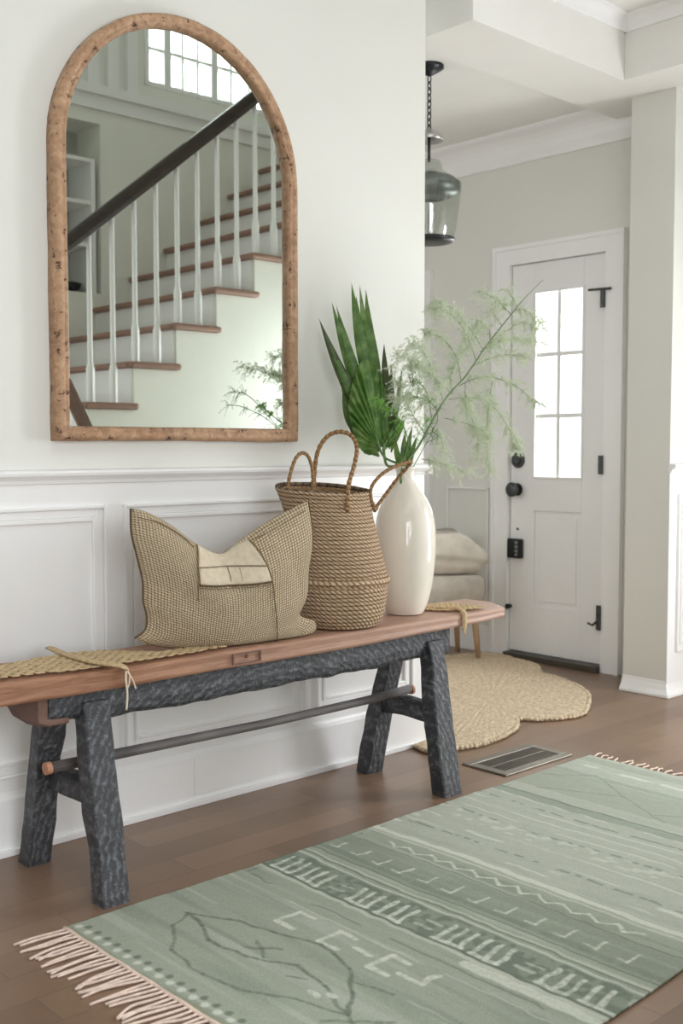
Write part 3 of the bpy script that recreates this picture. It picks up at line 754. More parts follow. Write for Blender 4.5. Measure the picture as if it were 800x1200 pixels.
# pleated heart of the fan where the blades are joined
V = []; F = []; nA = 40
a_pts = curve([(430, 535), (418, 528), (405, 495), (400, 455), (418, 400), (440, 410), (452, 440), (462, 470), (478, 490), (474, 505), (460, 520), (450, 530)], nA)
hub = atY(447, 527, -.172)
for ring_, f in enumerate((.06, .35, .7, 1.0)):
    for i, q in enumerate(a_pts):
        pt = atY(q.x, q.y, -.172+.04*f*(1 if q.y < 480 else .3)*(1-abs(q.x-440)/120)); c = hub.lerp(pt, f*.82)
        c = c+Vector((FW.x, FW.y, 0))*(.010*f*(1 if i % 2 else -1)*(.5+f*.5)); V.append(c)
m_ = nA+1
for r in range(3):
    for i in range(nA): a = r*m_+i; F.append((a, a+1, a+m_+1, a+m_))
o = link('fan_heart', V, F, M['leaf'], pf, False); s_ = o.modifiers.new('thick', 'SOLIDIFY'); s_.thickness = .0008
# short sheath leaves in the vase mouth
for i, (x, y, bx) in enumerate(((478, 505, 472), (486, 500, 474), (466, 512, 470), (492, 512, 476))):
    blade(atY(x, y, -.262-.01*i), (VC[0]+(bx-473)*.0025, VC[1], VC[2]+.44), .020, .004, 'leaf')

# ================================================================= ASPARAGUS FERN BRANCH
ap = root('fern_branch', 'airy asparagus fern branch with misty pale green needles arching right from the vase', 'branch', (VC[0], VC[1], VC[2]+.40))
STEM = smooth_path([(VC[0]+.004, VC[1]-.006, VC[2]+.33), atY(470, 556, -.285), atY(492, 520, -.30), atY(520, 470, -.32), atY(546, 440, -.34), atY(570, 405, -.355), atY(596, 372, -.37), atY(614, 350, -.38), atY(636, 328, -.39)], 10)
MB().tube(STEM, [.0042*(1-.85*i/(len(STEM)-1))+.0004 for i in range(len(STEM))], 8).done('stem', M['stem'], ap, smooth=True)
branches = [  # px paths (x, y), depth start, depth end
    ([(497, 508), (480, 480), (468, 455), (455, 425)], -.30, -.25),
    ([(515, 482), (498, 464), (485, 445), (480, 425)], -.32, -.34),
    ([(521, 474), (512, 450), (500, 420), (490, 405), (478, 403)], -.32, -.36),
    ([(530, 462), (528, 440), (545, 405), (560, 388)], -.32, -.30),
    ([(540, 448), (535, 420), (522, 400), (508, 392), (497, 392)], -.33, -.30),
    ([(558, 425), (550, 400), (538, 378), (520, 362), (510, 362)], -.34, -.38),
    ([(566, 409), (550, 385), (530, 362), (515, 357), (509, 363)], -.35, -.32),
    ([(574, 398), (572, 385), (560, 376), (556, 386)], -.355, -.33),
    ([(588, 382), (578, 365), (582, 355)], -.36, -.35), ([(598, 368), (582, 352), (562, 341)], -.37, -.37),
    ([(606, 359), (598, 345), (594, 338)], -.375, -.37),
    ([(570, 405), (590, 390), (612, 378), (630, 388)], -.35, -.42), ([(562, 412), (588, 400), (615, 398), (630, 402)], -.35, -.30),
    ([(552, 430), (580, 418), (605, 416), (618, 420)], -.34, -.40),
    ([(538, 452), (555, 444), (575, 442), (600, 450), (620, 465), (634, 477)], -.33, -.42),
    ([(526, 468), (545, 466), (570, 470), (590, 492), (602, 515), (606, 528)], -.325, -.36),
    ([(521, 490), (545, 496), (565, 505), (572, 515)], -.31, -.38),
    ([(545, 448), (546, 475), (558, 505), (560, 540)], -.33, -.30), ([(577, 446), (572, 480), (570, 520), (574, 556)], -.33, -.33),
    ([(494, 538), (510, 541), (530, 548), (552, 556)], -.29, -.34),
    ([(520, 475), (497, 468), (478, 466), (460, 468)], -.32, -.30),
    ([(505, 500), (515, 510), (521, 530)], -.31, -.33),
    ([(530, 462), (505, 440), (485, 425), (462, 414)], -.32, -.40),
    ([(598, 368), (612, 362), (626, 372), (633, 380)], -.37, -.41)]
def needles(paths, n_per_m, ln, V, F, droop=.3, rr=.0004, seed=1):
    rnd = random.Random(seed)
    for P in paths:
        L = sum((P[i+1]-P[i]).length for i in range(len(P)-1)); cnt = int(L*n_per_m)
        for _ in range(cnt):
            f = rnd.random()*(len(P)-1); i = min(int(f), len(P)-2); p = P[i].lerp(P[i+1], f-i); t = (P[i+1]-P[i]).normalized()
            a = Vector((rnd.gauss(0, 1), rnd.gauss(0, 1), rnd.gauss(0, 1))); a = (a-t*a.dot(t)).normalized()
            d = (a+t*rnd.uniform(.1, .8)+Vector((0, 0, -droop*rnd.random()))).normalized()*ln*rnd.uniform(.5, 1.2)
            s1 = d.cross(Vector((rnd.gauss(0, 1), rnd.gauss(0, 1), rnd.gauss(0, 1)))).normalized()*rr; s2 = s1.cross(d).normalized()*rr
            k0 = len(V); V += [p+s1, p-s1*.5+s2, p-s1*.5-s2, p+d]; F += [(k0, k0+1, k0+3), (k0+1, k0+2, k0+3), (k0+2, k0, k0+3)]
rnd = random.Random(5)
def twigs(P, n, ln):
    out = []
    for _ in range(n):
        f = (.12+.84*rnd.random())*(len(P)-1); i = min(int(f), len(P)-2); p = P[i].lerp(P[i+1], f-i); t = (P[i+1]-P[i]).normalized()
        a = Vector((rnd.gauss(0, 1), rnd.gauss(0, 1), rnd.gauss(0, .7))); a = (a-t*a.dot(t)).normalized()
        d = (a*.9+t*.6).normalized()*ln*rnd.uniform(.5, 1.2)
        out.append([p, p+d*.5+Vector((0, 0, .15*ln*rnd.uniform(0, 1))), p+d+Vector((0, 0, -ln*.25))])
    return out
for bi, (px, ya, yb) in enumerate(branches):
    P = smooth_path([atY(x, y, ya+(yb-ya)*i/(len(px)-1)) for i, (x, y) in enumerate(px)], 7)
    br = MB().tube(P, [.0014*(1-.7*i/(len(P)-1)) for i in range(len(P))], 5).done('side_branch', M['twig'], ap, smooth=True)
    L = sum((P[i+1]-P[i]).length for i in range(len(P)-1))
    sub = twigs(P, int(L*380), .042)
    b = MB()
    for t_ in sub: b.tube(t_, [.0005, .0004, .0002], 3, cap=False)
    V, F = list(b.v), list(b.f)
    needles(sub, 620, .0095, V, F, seed=bi+1, rr=.00075)
    o = link('needle_spray', V, F, M['needle'], br); o['kind'] = 'stuff'
# long droopy bare twig with lime needles and the bright lime tuft by the palm
tuft = root('fern_sprig', 'short bright lime green ferny sprig in the vase in front of the palm', 'branch', (VC[0], VC[1], VC[2]+.40))
TP = smooth_path([(VC[0]-.008, VC[1]-.008, VC[2]+.36), atY(470, 552, -.285), atY(478, 520, -.30), atY(470, 495, -.31), atY(452, 478, -.31), atY(440, 468, -.305)], 7)
MB().tube(TP, .0014, 6).done('stem', M['stem'], tuft, smooth=True)
T2 = smooth_path([atY(476, 535, -.29), atY(492, 505, -.30), atY(502, 490, -.30)], 6)
sub = twigs(TP[14:], 60, .030)+twigs(T2, 14, .028)+[T2]
b = MB()
for t_ in sub: b.tube(t_, [.0007]*len(t_), 3, cap=False)
V, F = list(b.v), list(b.f); needles(sub, 900, .009, V, F, seed=77, rr=.0005)
o = link('needle_tuft', V, F, M['needlebright'], tuft); o['kind'] = 'stuff'
# sprig that leans to the viewer's side and shows in the mirror
sg = root('fern_sprig', 'leaning green fern sprig behind the basket, reflected in the mirror lower right corner', 'branch', (VC[0], VC[1], VC[2]+.40))
cols = [[(2.58, -.29, 1.0), (2.585, -.36, 1.10), (2.56, -.43, 1.18), (2.47, -.47, 1.23), (2.40, -.48, 1.235)], [(2.585, -.36, 1.10), (2.54, -.45, 1.12), (2.46, -.50, 1.13), (2.41, -.51, 1.12)],
        [(2.57, -.40, 1.16), (2.50, -.44, 1.25), (2.45, -.45, 1.28), (2.41, -.45, 1.28)]]
b = MB(); PP = [smooth_path(c, 6) for c in cols]
for P in PP: b.tube(P, .0013, 5)
b.done('stem', M['stem'], sg, smooth=True)
sub = []
for P in PP: sub += twigs(P[8:], 22, .04)
b = MB()
for t_ in sub: b.tube(t_, [.0007, .0006, .0003], 3, cap=False)
V, F = list(b.v), list(b.f); needles(sub, 260, .008, V, F, seed=33, rr=.0004)
o = link('needle_spray', V, F, M['stem'], sg); o['kind'] = 'stuff'

# ================================================================= CROCHET RUNNERS
def inpoly(x, y, P):
    c = False; j = len(P)-1
    for i in range(len(P)):
        if (P[i][1] > y) != (P[j][1] > y) and x < (P[j][0]-P[i][0])*(y-P[i][1])/(P[j][1]-P[i][1]+1e-12)+P[i][0]: c = not c
        j = i
    return c
def crochet(name, poly, z, parent, cell=.0078, label=None, zf=None):
    xs = [p[0] for p in poly]; ys = [p[1] for p in poly]; V = []; F = []; idx = {}
    def vid(i, j):
        if (i, j) not in idx:
            x = min(xs)+i*cell+.0012*math.sin(j*1.7); y = min(ys)+j*cell+.0012*math.sin(i*1.3)
            zz = z+.0015*noise.noise(Vector((x*60, y*60, 0)))+(zf(x, y) if zf else 0)
            idx[(i, j)] = len(V); V.append((x, y, zz))
        return idx[(i, j)]
    for i in range(int((max(xs)-min(xs))/cell)+1):
        for j in range(int((max(ys)-min(ys))/cell)+1):
            x = min(xs)+(i+.5)*cell; y = min(ys)+(j+.5)*cell
            if not inpoly(x, y, poly): continue
            hole = (i % 4 == 1 and j % 4 in (1, 2)) or (i % 4 == 3 and j % 4 in (0, 3))
            if hole: continue
            F.append((vid(i, j), vid(i+1, j), vid(i+1, j+1), vid(i, j+1)))
    o = link(name, V, F, M['crochet'], parent, False, label=label)
    s_ = o.modifiers.new('thick', 'SOLIDIFY'); s_.thickness = .004; s_.offset = 1
    b_ = o.modifiers.new('round', 'SUBSURF'); b_.levels = 1; b_.render_levels = 1
    return o
cr = root('crochet_runner', 'straw coloured openwork crochet runner with a hanging tassel on bench left end', 'runner', (1.3, -.3, ZB))
def seatz(x): return .014*max(0, (1.35-x)/.4)
poly = [(.96, -.37), (1.17, -.385), (1.30, -.392), (1.45, -.394), (1.62, -.392), (1.78, -.388), (1.76, -.33), (1.60, -.32), (1.50, -.20), (1.40, -.175), (1.30, -.20), (1.16, -.26), (.96, -.27)]
crochet('crochet_cloth', poly, ZB+.001, cr, zf=lambda x, y: seatz(x)+.002)
st_p = smooth_path([at(58, 759, 2, ZB+.01), at(80, 768, 2, ZB+.01), at(110, 776, 2, ZB+.012), at(140, 780, 2, ZB+.012), atY(150, 784, -.408)], 6)
MB().tube(st_p, [.012]*(len(st_p)-3)+[.009, .006, .004], 8, flat=.4).done('folded_edge', M['crochet'], cr, smooth=True)
tp = [atY(148, 783, -.410), atY(147, 795, -.413), atY(149, 812, -.412), atY(148, 832, -.412)]
b = MB(); b.tube(smooth_path(tp, 5), .0028, 7); b.tube(smooth_path([atY(147, 784, -.411), atY(155, 796, -.414), atY(159, 807, -.412)], 5), .002, 6); b.tube(smooth_path([atY(148, 784, -.410), atY(152, 792, -.413), atY(150, 806, -.412)], 5), .002, 6)
b.done('tassel', M['yarn'], cr, smooth=True, label='pale cotton tassel')
cr2 = root('crochet_runner', 'small straw crochet piece tied around bench right end beside the vase', 'runner', (2.77, -.3, ZB))
poly = [(2.672, -.235), (2.66, -.30), (2.69, -.345), (2.74, -.375), (2.80, -.39), (2.86, -.38), (2.84, -.30), (2.83, -.235), (2.75, -.22)]
crochet('crochet_cloth', poly, ZB+.003, cr2, .0062)
b = MB()
for i in range(9):
    a = i/8; p = Vector(poly[1]).lerp(Vector(poly[3]), a) if i < 9 else None
    c = Vector((2.665+.085*a, -.275-.105*a, ZB+.004)); b.tube([c, c+Vector((0, 0, .006)), c+Vector((.004, -.003, .010))], [.006, .007, .003], 8)
b.done('bobble_edge', M['crochet'], cr2, smooth=True)
bx = 2.715
tie = [(2.735, -.36, ZB+.008), (2.72, -.395, ZB+.008), (2.716, -.409, ZB-.004), (2.714, -.411, ZB-.03), (2.716, -.409, ZB-.05), (2.72, -.410, ZB-.075)]
MB().tube(smooth_path(tie, 5), [.010]*12+[.009]*9+[.007, .005, .003, .002, .001], 8, flat=.5).done('tie_band', M['crochet'], cr2, smooth=True)

# ================================================================= FLATWEAVE RUG
RU0, RV0, RL, RW = 1.205, -.527, 2.05, 1.045
rg = root('runner_rug', 'long sage green flatweave runner rug with cream motifs and pink fringe on the floor', 'rug', (RU0+RL/2, RV0-RW/2, 0))
nu, nv = 820, 420
U, Vv = np.meshgrid(np.linspace(0, RL, nu+1), np.linspace(0, RW, nv+1), indexing='ij')
rs_ = np.random.RandomState(3)
def vnoise(u, v, su, sv, seed):
    r = np.random.RandomState(seed); g = r.rand(int(RL*su)+4, int(RW*sv)+4)
    a = u*su; c = v*sv; i = a.astype(int); j = c.astype(int); fa = a-i; fc = c-j; fa = fa*fa*(3-2*fa); fc = fc*fc*(3-2*fc)
    return (g[i, j]*(1-fa)+g[i+1, j]*fa)*(1-fc)+(g[i, j+1]*(1-fa)+g[i+1, j+1]*fa)*fc
sage = np.array((167, 172, 158.)); dark = np.array((132, 141, 129.)); cream = np.array((226, 228, 218.)); pale = np.array((196, 200, 190.)); deep = np.array((96, 106, 94.))
C = np.ones(U.shape+(3,))*sage
def put(mask, colr, a=1.0):
    m = (np.clip(mask, 0, 1)*a)[..., None]; C[:] = C*(1-m)+colr*m
wv = (vnoise(U, Vv, 3, 3, 1)-.5)*.02
Uw = U+wv+(vnoise(U, Vv, 28, 28, 71)-.5)*.009
Vw = Vv+(vnoise(U, Vv, 28, 28, 72)-.5)*.012
put(np.clip((vnoise(U, Vv, 60, 3, 2)-.55)*4, 0, 1), pale, .5)
put(np.clip((vnoise(U, Vv, 45, 4, 4)-.6)*4, 0, 1), dark, .45)
# far half paler: haze of glancing light put into the colour
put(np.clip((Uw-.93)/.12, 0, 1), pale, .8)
def band(c, w, col_, a=1, soft=.003): put(np.clip((w/2-np.abs(Uw-c))/soft+.5, 0, 1), col_, a)
rag = lambda s, th, su=50, sv=5: np.clip((vnoise(U, Vv, su, sv, s)-th)*10, 0, 1)
def ragband(c, w, col_, a, s, th=.4, su=20, sv=14): put(np.clip((w/2-np.abs(Uw-c))/.003+.5, 0, 1)*rag(s, th, su, sv), col_, a)
band(.62, .125, dark, .75); ragband(.62, .12, deep, .5, 11, .45, 60, 60)
band(.553, .012, cream, .55); band(.565, .006, deep, .8); band(.69, .006, cream, .7); band(.705, .005, deep, .7); band(.715, .008, cream, .5)
band(.81, .14, dark, .45); band(.745, .004, deep, .6); band(.885, .005, deep, .6)
band(.965, .010, cream, .5); band(.99, .022, cream, .85); band(1.01, .006, pale, .9)
ragband(1.08, .016, cream, .9, 12, .5, 4, 9); ragband(1.15, .014, cream, .7, 13, .5, 4, 8); ragband(1.25, .06, cream, .5, 14, .62, 60, 40)
for c_, s_ in ((1.04, 15), (1.12, 16), (1.19, 17), (1.32, 18), (1.37, 19), (1.42, 20)): ragband(c_, .007, cream, .7, s_, .42, 4, 6)
for c_, s_ in ((1.10, 25), (1.28, 26), (1.45, 27)): ragband(c_, .010, dark, .7, s_, .42, 60, 60)
band(1.53, .05, dark, .45); band(1.55, .005, deep, .7); ragband(1.50, .01, cream, .5, 21, .4, 20, 30)
band(1.72, .20, sage, .6); band(1.84, .03, dark, .3); ragband(1.93, .02, cream, .7, 22, .4, 30, 12); band(2.0, .05, sage, .5)
band(.50, .05, sage, .5); ragband(.50, .006, deep, .5, 23, .3, 4, 12); ragband(.465, .006, cream, .45, 24, .5, 4, 10); ragband(.33, .006, cream, .35, 28, .6, 4, 10)
def seg(p, q, w, col_, a=1, rough=.35):
    p = np.array(p, float); q = np.array(q, float); d = q-p; L2 = (d**2).sum()
    t = np.clip(((Uw-p[0])*d[0]+(Vw-p[1])*d[1])/L2, 0, 1)
    dist = np.hypot(Uw-(p[0]+d[0]*t), Vw-(p[1]+d[1]*t))
    m = np.clip((w/2-dist)/.0025+.5, 0, 1)
    m = m*(1-rough*rag(31, .5, 120, 120)); put(m, col_, a)
# comb motifs
v = .03
k_ = 0
while v < .99:
    if k_ % 3 != 2:
        seg((.575, v), (.575, v+.075), .014, cream, .85)
        for e in range(3): seg((.575, v+.006+e*.033), (.655, v-.004+e*.033), .013, cream, .85)
        v += .105
    else:
        seg((.60, v), (.60, v+.045), .012, pale, .8); seg((.63, v+.01), (.63, v+.05), .010, pale, .8); v += .075
    k_ += 1
# ticks
for i in range(12):
    v = .05+i*.083; seg((.79, v), (.835, v), .009, cream, .8); seg((.79, v), (.79, v-.03), .008, cream, .7); ragband(.77, .02, dark, .3, 40+i, .6, 30, 30)
# zigzag
for i in range(22):
    v = .12+i*.036; a, c = (.91, .935) if i % 2 else (.935, .91); seg((a, v), (c, v+.036), .009, cream, .85)
# key motifs
for v0 in (.30, .44, .60): 
    seg((.375, v0), (.445, v0), .014, cream, .85); seg((.375, v0), (.375, v0+.06), .014, cream, .85); seg((.445, v0), (.445, v0+.05), .012, cream, .8)
seg((.41, .52), (.41, .57), .014, cream, .85); seg((.40, .73), (.45, .73), .014, cream, .85); seg((.40, .67), (.40, .73), .014, cream, .85)
seg((.53, .74), (.53, 1.04), .032, cream, .8, .15)
# scribbled leaf shape
lf = [(.25, .125), (.235, .20), (.20, .28), (.215, .40), (.265, .50), (.25, .60), (.20, .72)]; 
for p, q in zip(lf[:-1], lf[1:]): seg(p, q, .009, deep, .75)
lf = [(.25, .125), (.30, .22), (.33, .34), (.37, .46), (.34, .58), (.27, .66), (.20, .72)]
for p, q in zip(lf[:-1], lf[1:]): seg(p, q, .009, deep, .7)
lf = [(.25, .125), (.19, .16), (.12, .26), (.10, .40), (.12, .52), (.17, .60), (.20, .72), (.15, .82)]
for p, q in zip(lf[:-1], lf[1:]): seg(p, q, .008, deep, .6)
for p, q in (((.24, .36), (.29, .42)), ((.24, .42), (.28, .35)), ((.22, .52), (.24, .56)), ((.15, .70), (.25, .80)), ((.30, .62), (.33, .72))): seg(p, q, .008, deep, .55)
seg((.21, .60), (.21, .62), .016, cream, .8); seg((.235, .63), (.235, .645), .014, cream, .8)
# faint diamond at the far end
for p, q in (((1.62, .10), (1.74, .34)), ((1.74, .34), (1.86, .16)), ((1.86, .16), (1.74, .02)), ((1.62, .55), (1.74, .34)), ((1.66, .5), (1.80, .72)), ((1.80, .72), (1.90, .5))): seg(p, q, .006, dark, .7)
# knotted white dots along the near edge
for i in range(26):
    v = .02+i*.040; m = np.clip((.011-np.hypot(U-.030, Vv-v))/.003, 0, 1); put(m, cream, .8); m = np.clip((.010-np.hypot(U-.044, Vv-v-.018))/.003, 0, 1); put(m, deep, .7)
band(.008, .016, np.array((150, 150, 128.)), .8)
C = C*(1+.06*(rs_.rand(*U.shape)[..., None]-.5))
hx = .006+.0012*vnoise(U, Vv, 40, 40, 8)+.002*np.clip((vnoise(U, Vv, 2, 2, 9)-.5), 0, 1)
edge = .004*(vnoise(U, Vv, 9, 2, 50)-.5)
px_ = RU0+U; py_ = RV0-Vv-np.where(Vv > RW-.02, .02*np.sin(U*3.1)*((Vv-RW+.02)/.02), 0)-np.where(Vv < .02, edge*2, 0)
verts = np.stack([px_, py_, hx], -1).reshape(-1, 3)
me = bpy.data.meshes.new('rug_field'); o_r = wloc(rg)
vv = verts-np.array(o_r)
ii, jj = np.meshgrid(np.arange(nu), np.arange(nv), indexing='ij'); a0 = (ii*(nv+1)+jj).reshape(-1)
quads = np.stack([a0, a0+1, a0+nv+2, a0+nv+1], -1)[:, ::1]
me.vertices.add(len(vv)); me.vertices.foreach_set('co', vv.astype(np.float32).ravel())
me.loops.add(len(quads)*4); me.loops.foreach_set('vertex_index', quads.astype(np.int32).ravel())
me.polygons.add(len(quads)); me.polygons.foreach_set('loop_start', np.arange(0, len(quads)*4, 4, dtype=np.int32)); me.polygons.foreach_set('loop_total', np.full(len(quads), 4, dtype=np.int32))
me.update(); me.validate()
if me.polygons[0].normal.z < 0: me.flip_normals()
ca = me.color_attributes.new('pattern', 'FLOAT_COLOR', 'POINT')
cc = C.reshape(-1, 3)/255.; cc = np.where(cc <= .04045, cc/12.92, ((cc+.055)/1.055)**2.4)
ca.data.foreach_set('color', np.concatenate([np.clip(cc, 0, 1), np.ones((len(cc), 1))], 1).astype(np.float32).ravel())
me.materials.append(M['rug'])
ro = bpy.data.objects.new('rug_field', me); COL.objects.link(ro); ro.parent = rg
sm = ro.modifiers.new('thick', 'SOLIDIFY'); sm.thickness = .005; sm.offset = -1
b = MB(); b.tube([(RU0+.002, RV0-.002-RW*i/60, .006+.001*math.sin(i)) for i in range(61)], .0045, 8); b.done('end_binding', M['fringe'], rg, smooth=True)
for end, cnt in ((0, 62), (1, 38)):
    for i in range(cnt):
        t = (i+.5)/cnt if end == 0 else (i+.5)/cnt
        y = RV0-.004-RW*t; x = RU0 if end == 0 else RU0+RL; sgn = -1 if end == 0 else 1
        ln = (.125 if end == 0 else .055)*random.uniform(.85, 1.1); dy = random.gauss(0, .012)+(.012 if end == 0 else 0)
        P = [(x, y, .006), (x+sgn*ln*.3, y+dy*.3+random.gauss(0, .002), .006), (x+sgn*ln*.65, y+dy*.7+random.gauss(0, .004), .0045), (x+sgn*ln, y+dy+random.gauss(0, .005), .0035)]
        MB().tube(smooth_path(P, 3), .0030, 6).done('fringe_strand', M['fringe'], rg, smooth=True)

# ================================================================= JUTE MAT
lobes = [(690, 822), (684, 838), (660, 844), (630, 846), (607, 846), (604, 856), (585, 868), (560, 876), (530, 881), (505, 884)]
base_ = [at(x, y, 2, 0) for x, y in lobes]
far_ = [(2.9, .02, 0), (2.95, .35, 0), (3.2, .75, 0), (3.6, 1.05, 0), (4.0, 1.12, 0), (4.3, 1.0, 0), at(575, 768, 2, 0), at(604, 775, 2, 0), at(628, 782, 2, 0), at(634, 791, 2, 0), at(655, 797, 2, 0), at(675, 806, 2, 0), at(688, 815, 2, 0)]
pts = smooth_path([Vector(p) for p in base_+far_+[base_[0]]], 14)[:-1]
cen = sum(pts, Vector())/len(pts); n = len(pts); V = []; F = []
acc = 0
for i, p in enumerate(pts):
    acc += (p-pts[i-1]).length
jm = root('jute_mat', 'tan scalloped jute mat with a bumpy braided edge lying before the front door', 'rug', (cen.x, cen.y, 0))
fr = [1, .992, .97, .9, .75, .55, .3, .02]
zz = [.001, .013, .017, .018, .018, .017, .018, .018]
for r, (f, z) in enumerate(zip(fr, zz)):
    for i, p in enumerate(pts):
        q = cen.lerp(p, f); w = 1+.0*i; bump_ = .004*noise.noise(Vector((q.x*50, q.y*50, 0))) if r > 1 else 0
        V.append(Vector((q.x, q.y, z+bump_)))
F = [(r*n+i, r*n+(i+1) % n, (r+1)*n+(i+1) % n, (r+1)*n+i) for r in range(len(fr)-1) for i in range(n)]+[tuple((len(fr)-1)*n+i for i in range(n))]
link('mat_field', V, F, M['jute'], jm, True)
b = MB(); dist = 0; last = pts[0]
for i in range(n):
    a = pts[i]; c = pts[(i+1) % n]; L = (c-a).length; t = 0
    while dist+ (L-t) >= .021:
        t += .021-dist; dist = 0; q = a.lerp(c, min(1, t/L)); rr = .011*random.uniform(.8, 1.2)
        ang = math.atan2((c-a).y, (c-a).x); R3 = Matrix.Rotation(ang+.5, 3, 'Z')
        rings_ = [[Vector((q.x, q.y, .0105))+R3 @ Vector((rr*1.25*math.cos(ph), rr*math.sin(ph)*math.cos(th), rr*.85*math.sin(ph)*math.sin(th))) for th in [2*math.pi*k_/8 for k_ in range(8)]] for ph in (.15, .8, 1.57, 2.3, 3.0)]
        b.loft(rings_)
    dist += L-t
b.done('braided_edge', M['jute'], jm, smooth=True)

# ================================================================= FLOOR VENT
vt = root('floor_vent', 'pewter floor vent grille set in the floor between the rug and the jute mat', 'vent', (3.04, -.378, 0))
vx0, vx1, vy0, vy1 = 2.852, 3.226, -.476, -.284
b = MB()
for a, c in (((vx0, vy0), (vx1, vy0+.034)), ((vx0, vy1-.034), (vx1, vy1)), ((vx0, vy0+.034), (vx0+.036, vy1-.034)), ((vx1-.036, vy0+.034), (vx1, vy1-.034))): b.box((a[0], a[1], 0), (c[0], c[1], .007))
b.done('vent_frame', M['vent'], vt, bevel=.003)
MB().box((vx0+.03, vy0+.03, .0005), (vx1-.03, vy1-.03, .0015)).done('duct_shade', M['dark'], vt)  # flat dark sheet, shade of the opening put into the colour
b = MB(); x = vx0+.04
while x < vx1-.04: b.box((x, vy0+.034, .0015), (x+.004, vy1-.034, .0055)); x += .0115
b.box((vx0+.036, -.383, .0015), (vx1-.036, -.377, .006))
b.done('grille_slats', M['vent'], vt)

# ================================================================= CHAIR + THROW in the foyer
ch = root('accent_chair', 'low taupe upholstered chair with tan wooden legs beside the front door', 'chair', (4.17, 1.02, 0))
A = Vector((4.305, .86, 0)); Bv = Vector((4.36, 1.045, 0)); wdir = (Bv-A).normalized(); ldir = Vector((-wdir.y, wdir.x, 0)); 
if ldir.x > 0: ldir = -ldir
foot = [A, Bv, A+ldir*.36, Bv+ldir*.36]; 
cc_ = (A+Bv)/2+ldir*.18
for q in foot:
    topp = q.lerp(cc_, .14); MB().tube([(q.x, q.y, .017 if True else 0), (topp.x, topp.y, .30)], [.0125, .019], 12).done('leg', M['chairleg'], ch, smooth=True)
def pad(b, c, hx, hy, z0, z1, ax, ay, rnd_=.04, sag=0):
    """softly rounded cushion block"""
    n = 10; rings_ = []
    for k_ in range(9):
        t = k_/8; z = z0+(z1-z0)*t; s = 1-.16*(abs(2*t-1)**3)
        ring_ = []
        for j in range(32):
            a = 2*math.pi*j/32; e = .45
            u = math.copysign(abs(math.cos(a))**e, math.cos(a))*hx*s; v_ = math.copysign(abs(math.sin(a))**e, math.sin(a))*hy*s
            q = c+ax*u+ay*v_; w = .012*noise.noise(Vector((q.x*9, q.y*9, z*9)))
            ring_.append(Vector((q.x+w, q.y+w, z+w)))
        rings_.append(ring_)
    b.loft(rings_)
b = MB(); pad(b, cc_, .235, .13, .29, .44, ldir, wdir); b.done('seat', M['chairfab'], ch, smooth=True)
b = MB(); pad(b, cc_+wdir*.15, .225, .05, .42, .655, ldir, wdir); b.done('backrest', M['chairfab'], ch, smooth=True)
tw = root('throw_cushion', 'crumpled pale taupe cushion slumped on the low chair beside the front door', 'cushion', (cc_.x, cc_.y, .44))
b = MB(); c0 = cc_-wdir*.07-ldir*.05
rings_ = []
for k_ in range(15):
    t = k_/14; z = .455+.20*t; wd = .235*(1-.25*t**2)*(math.sin(math.pi*(.08+.84*t))**.35); dp = .06*(math.sin(math.pi*(.06+.88*t))**.6)
    cen2 = c0+ldir*(.07*t)+wdir*.015*t
    ring_ = []
    for j in range(36):
        a = 2*math.pi*j/36; q = cen2+ldir*(wd*math.copysign(abs(math.cos(a))**.7, math.cos(a)))+wdir*(dp*math.copysign(abs(math.sin(a))**.8, math.sin(a)))
        w = .022*noise.noise(Vector((q.x*7, q.y*7, z*11)))-.016*math.exp(-((z-.52-.04*math.cos(a))/.012)**2)
        ring_.append(Vector((q.x+w*ldir.x*math.cos(a)+w*wdir.x*math.sin(a), q.y+w*ldir.y*math.cos(a)+w*wdir.y*math.sin(a), z)))
    rings_.append(ring_)
b.loft(rings_); b.done('cushion_cover', M['throw'], tw, smooth=True)

# ================================================================= LANTERN
LP = at(503, 77, 2, FZ); LX, LY = LP.x, LP.y
lt = root('pendant_lantern', 'dark metal and glass bell lantern hanging by a chain in the foyer', 'lamp', (LX, LY, FZ))
Z = lambda py: zat(LX, LY, py)
MB().lathe([(.001, 0), (.06, 0), (.06, -.012), (.03, -.03), (.012, -.04), (.001, -.042)], (LX, LY, FZ), 32).done('ceiling_canopy', M['blk'], lt, smooth=True)
zc, ze = FZ-.04, Z(158); k_ = 0
b = MB(); z = zc
while z > ze:
    a = k_ % 2; P = []
    for j in range(13):
        t = 2*math.pi*j/12; P.append((LX+(.009*math.cos(t) if a else 0), LY+(0 if a else .009*math.cos(t)), z-.016+.017*math.sin(t)))
    b.tube(P, .0026, 6, cap=False); z -= .025; k_ += 1
b.done('chain', M['blk'], lt, smooth=True)
z0 = Z(155)
MB().lathe([(.008, .01), (.03, .005), (.052, -.012), (.062, -.035), (.058, -.036), (.03, -.018), (.008, -.012)], (LX, LY, z0), 36).done('smoke_bell', M['lglass'] if False else M['steel'], lt, smooth=True)
MB().tube([(LX, LY, z0-.01), (LX, LY, Z(190))], .006, 10).done('stem', M['blk'], lt, smooth=True)
g0, g1, g2, g3 = Z(188), Z(203), Z(216), Z(283)
MB().lathe([(.008, g0), (.045, g0-.004), (.05, g0-.012), (.058, g1+.01), (.10, g1-.02), (.135, g2+.002), (.136, g2-.006)], (LX, LY, 0), 48).done('glass_shoulder', M['lglass'], lt, smooth=True)
MB().lathe([(.05, g1-.002), (.10, g1-.018), (.130, g2+.004), (.131, g2-.035), (.09, g2-.055), (.03, g2-.068), (.03, g2-.062), (.09, g2-.05), (.122, g2-.032)], (LX, LY, 0), 48).done('metal_shade', M['shade'], lt, smooth=True)
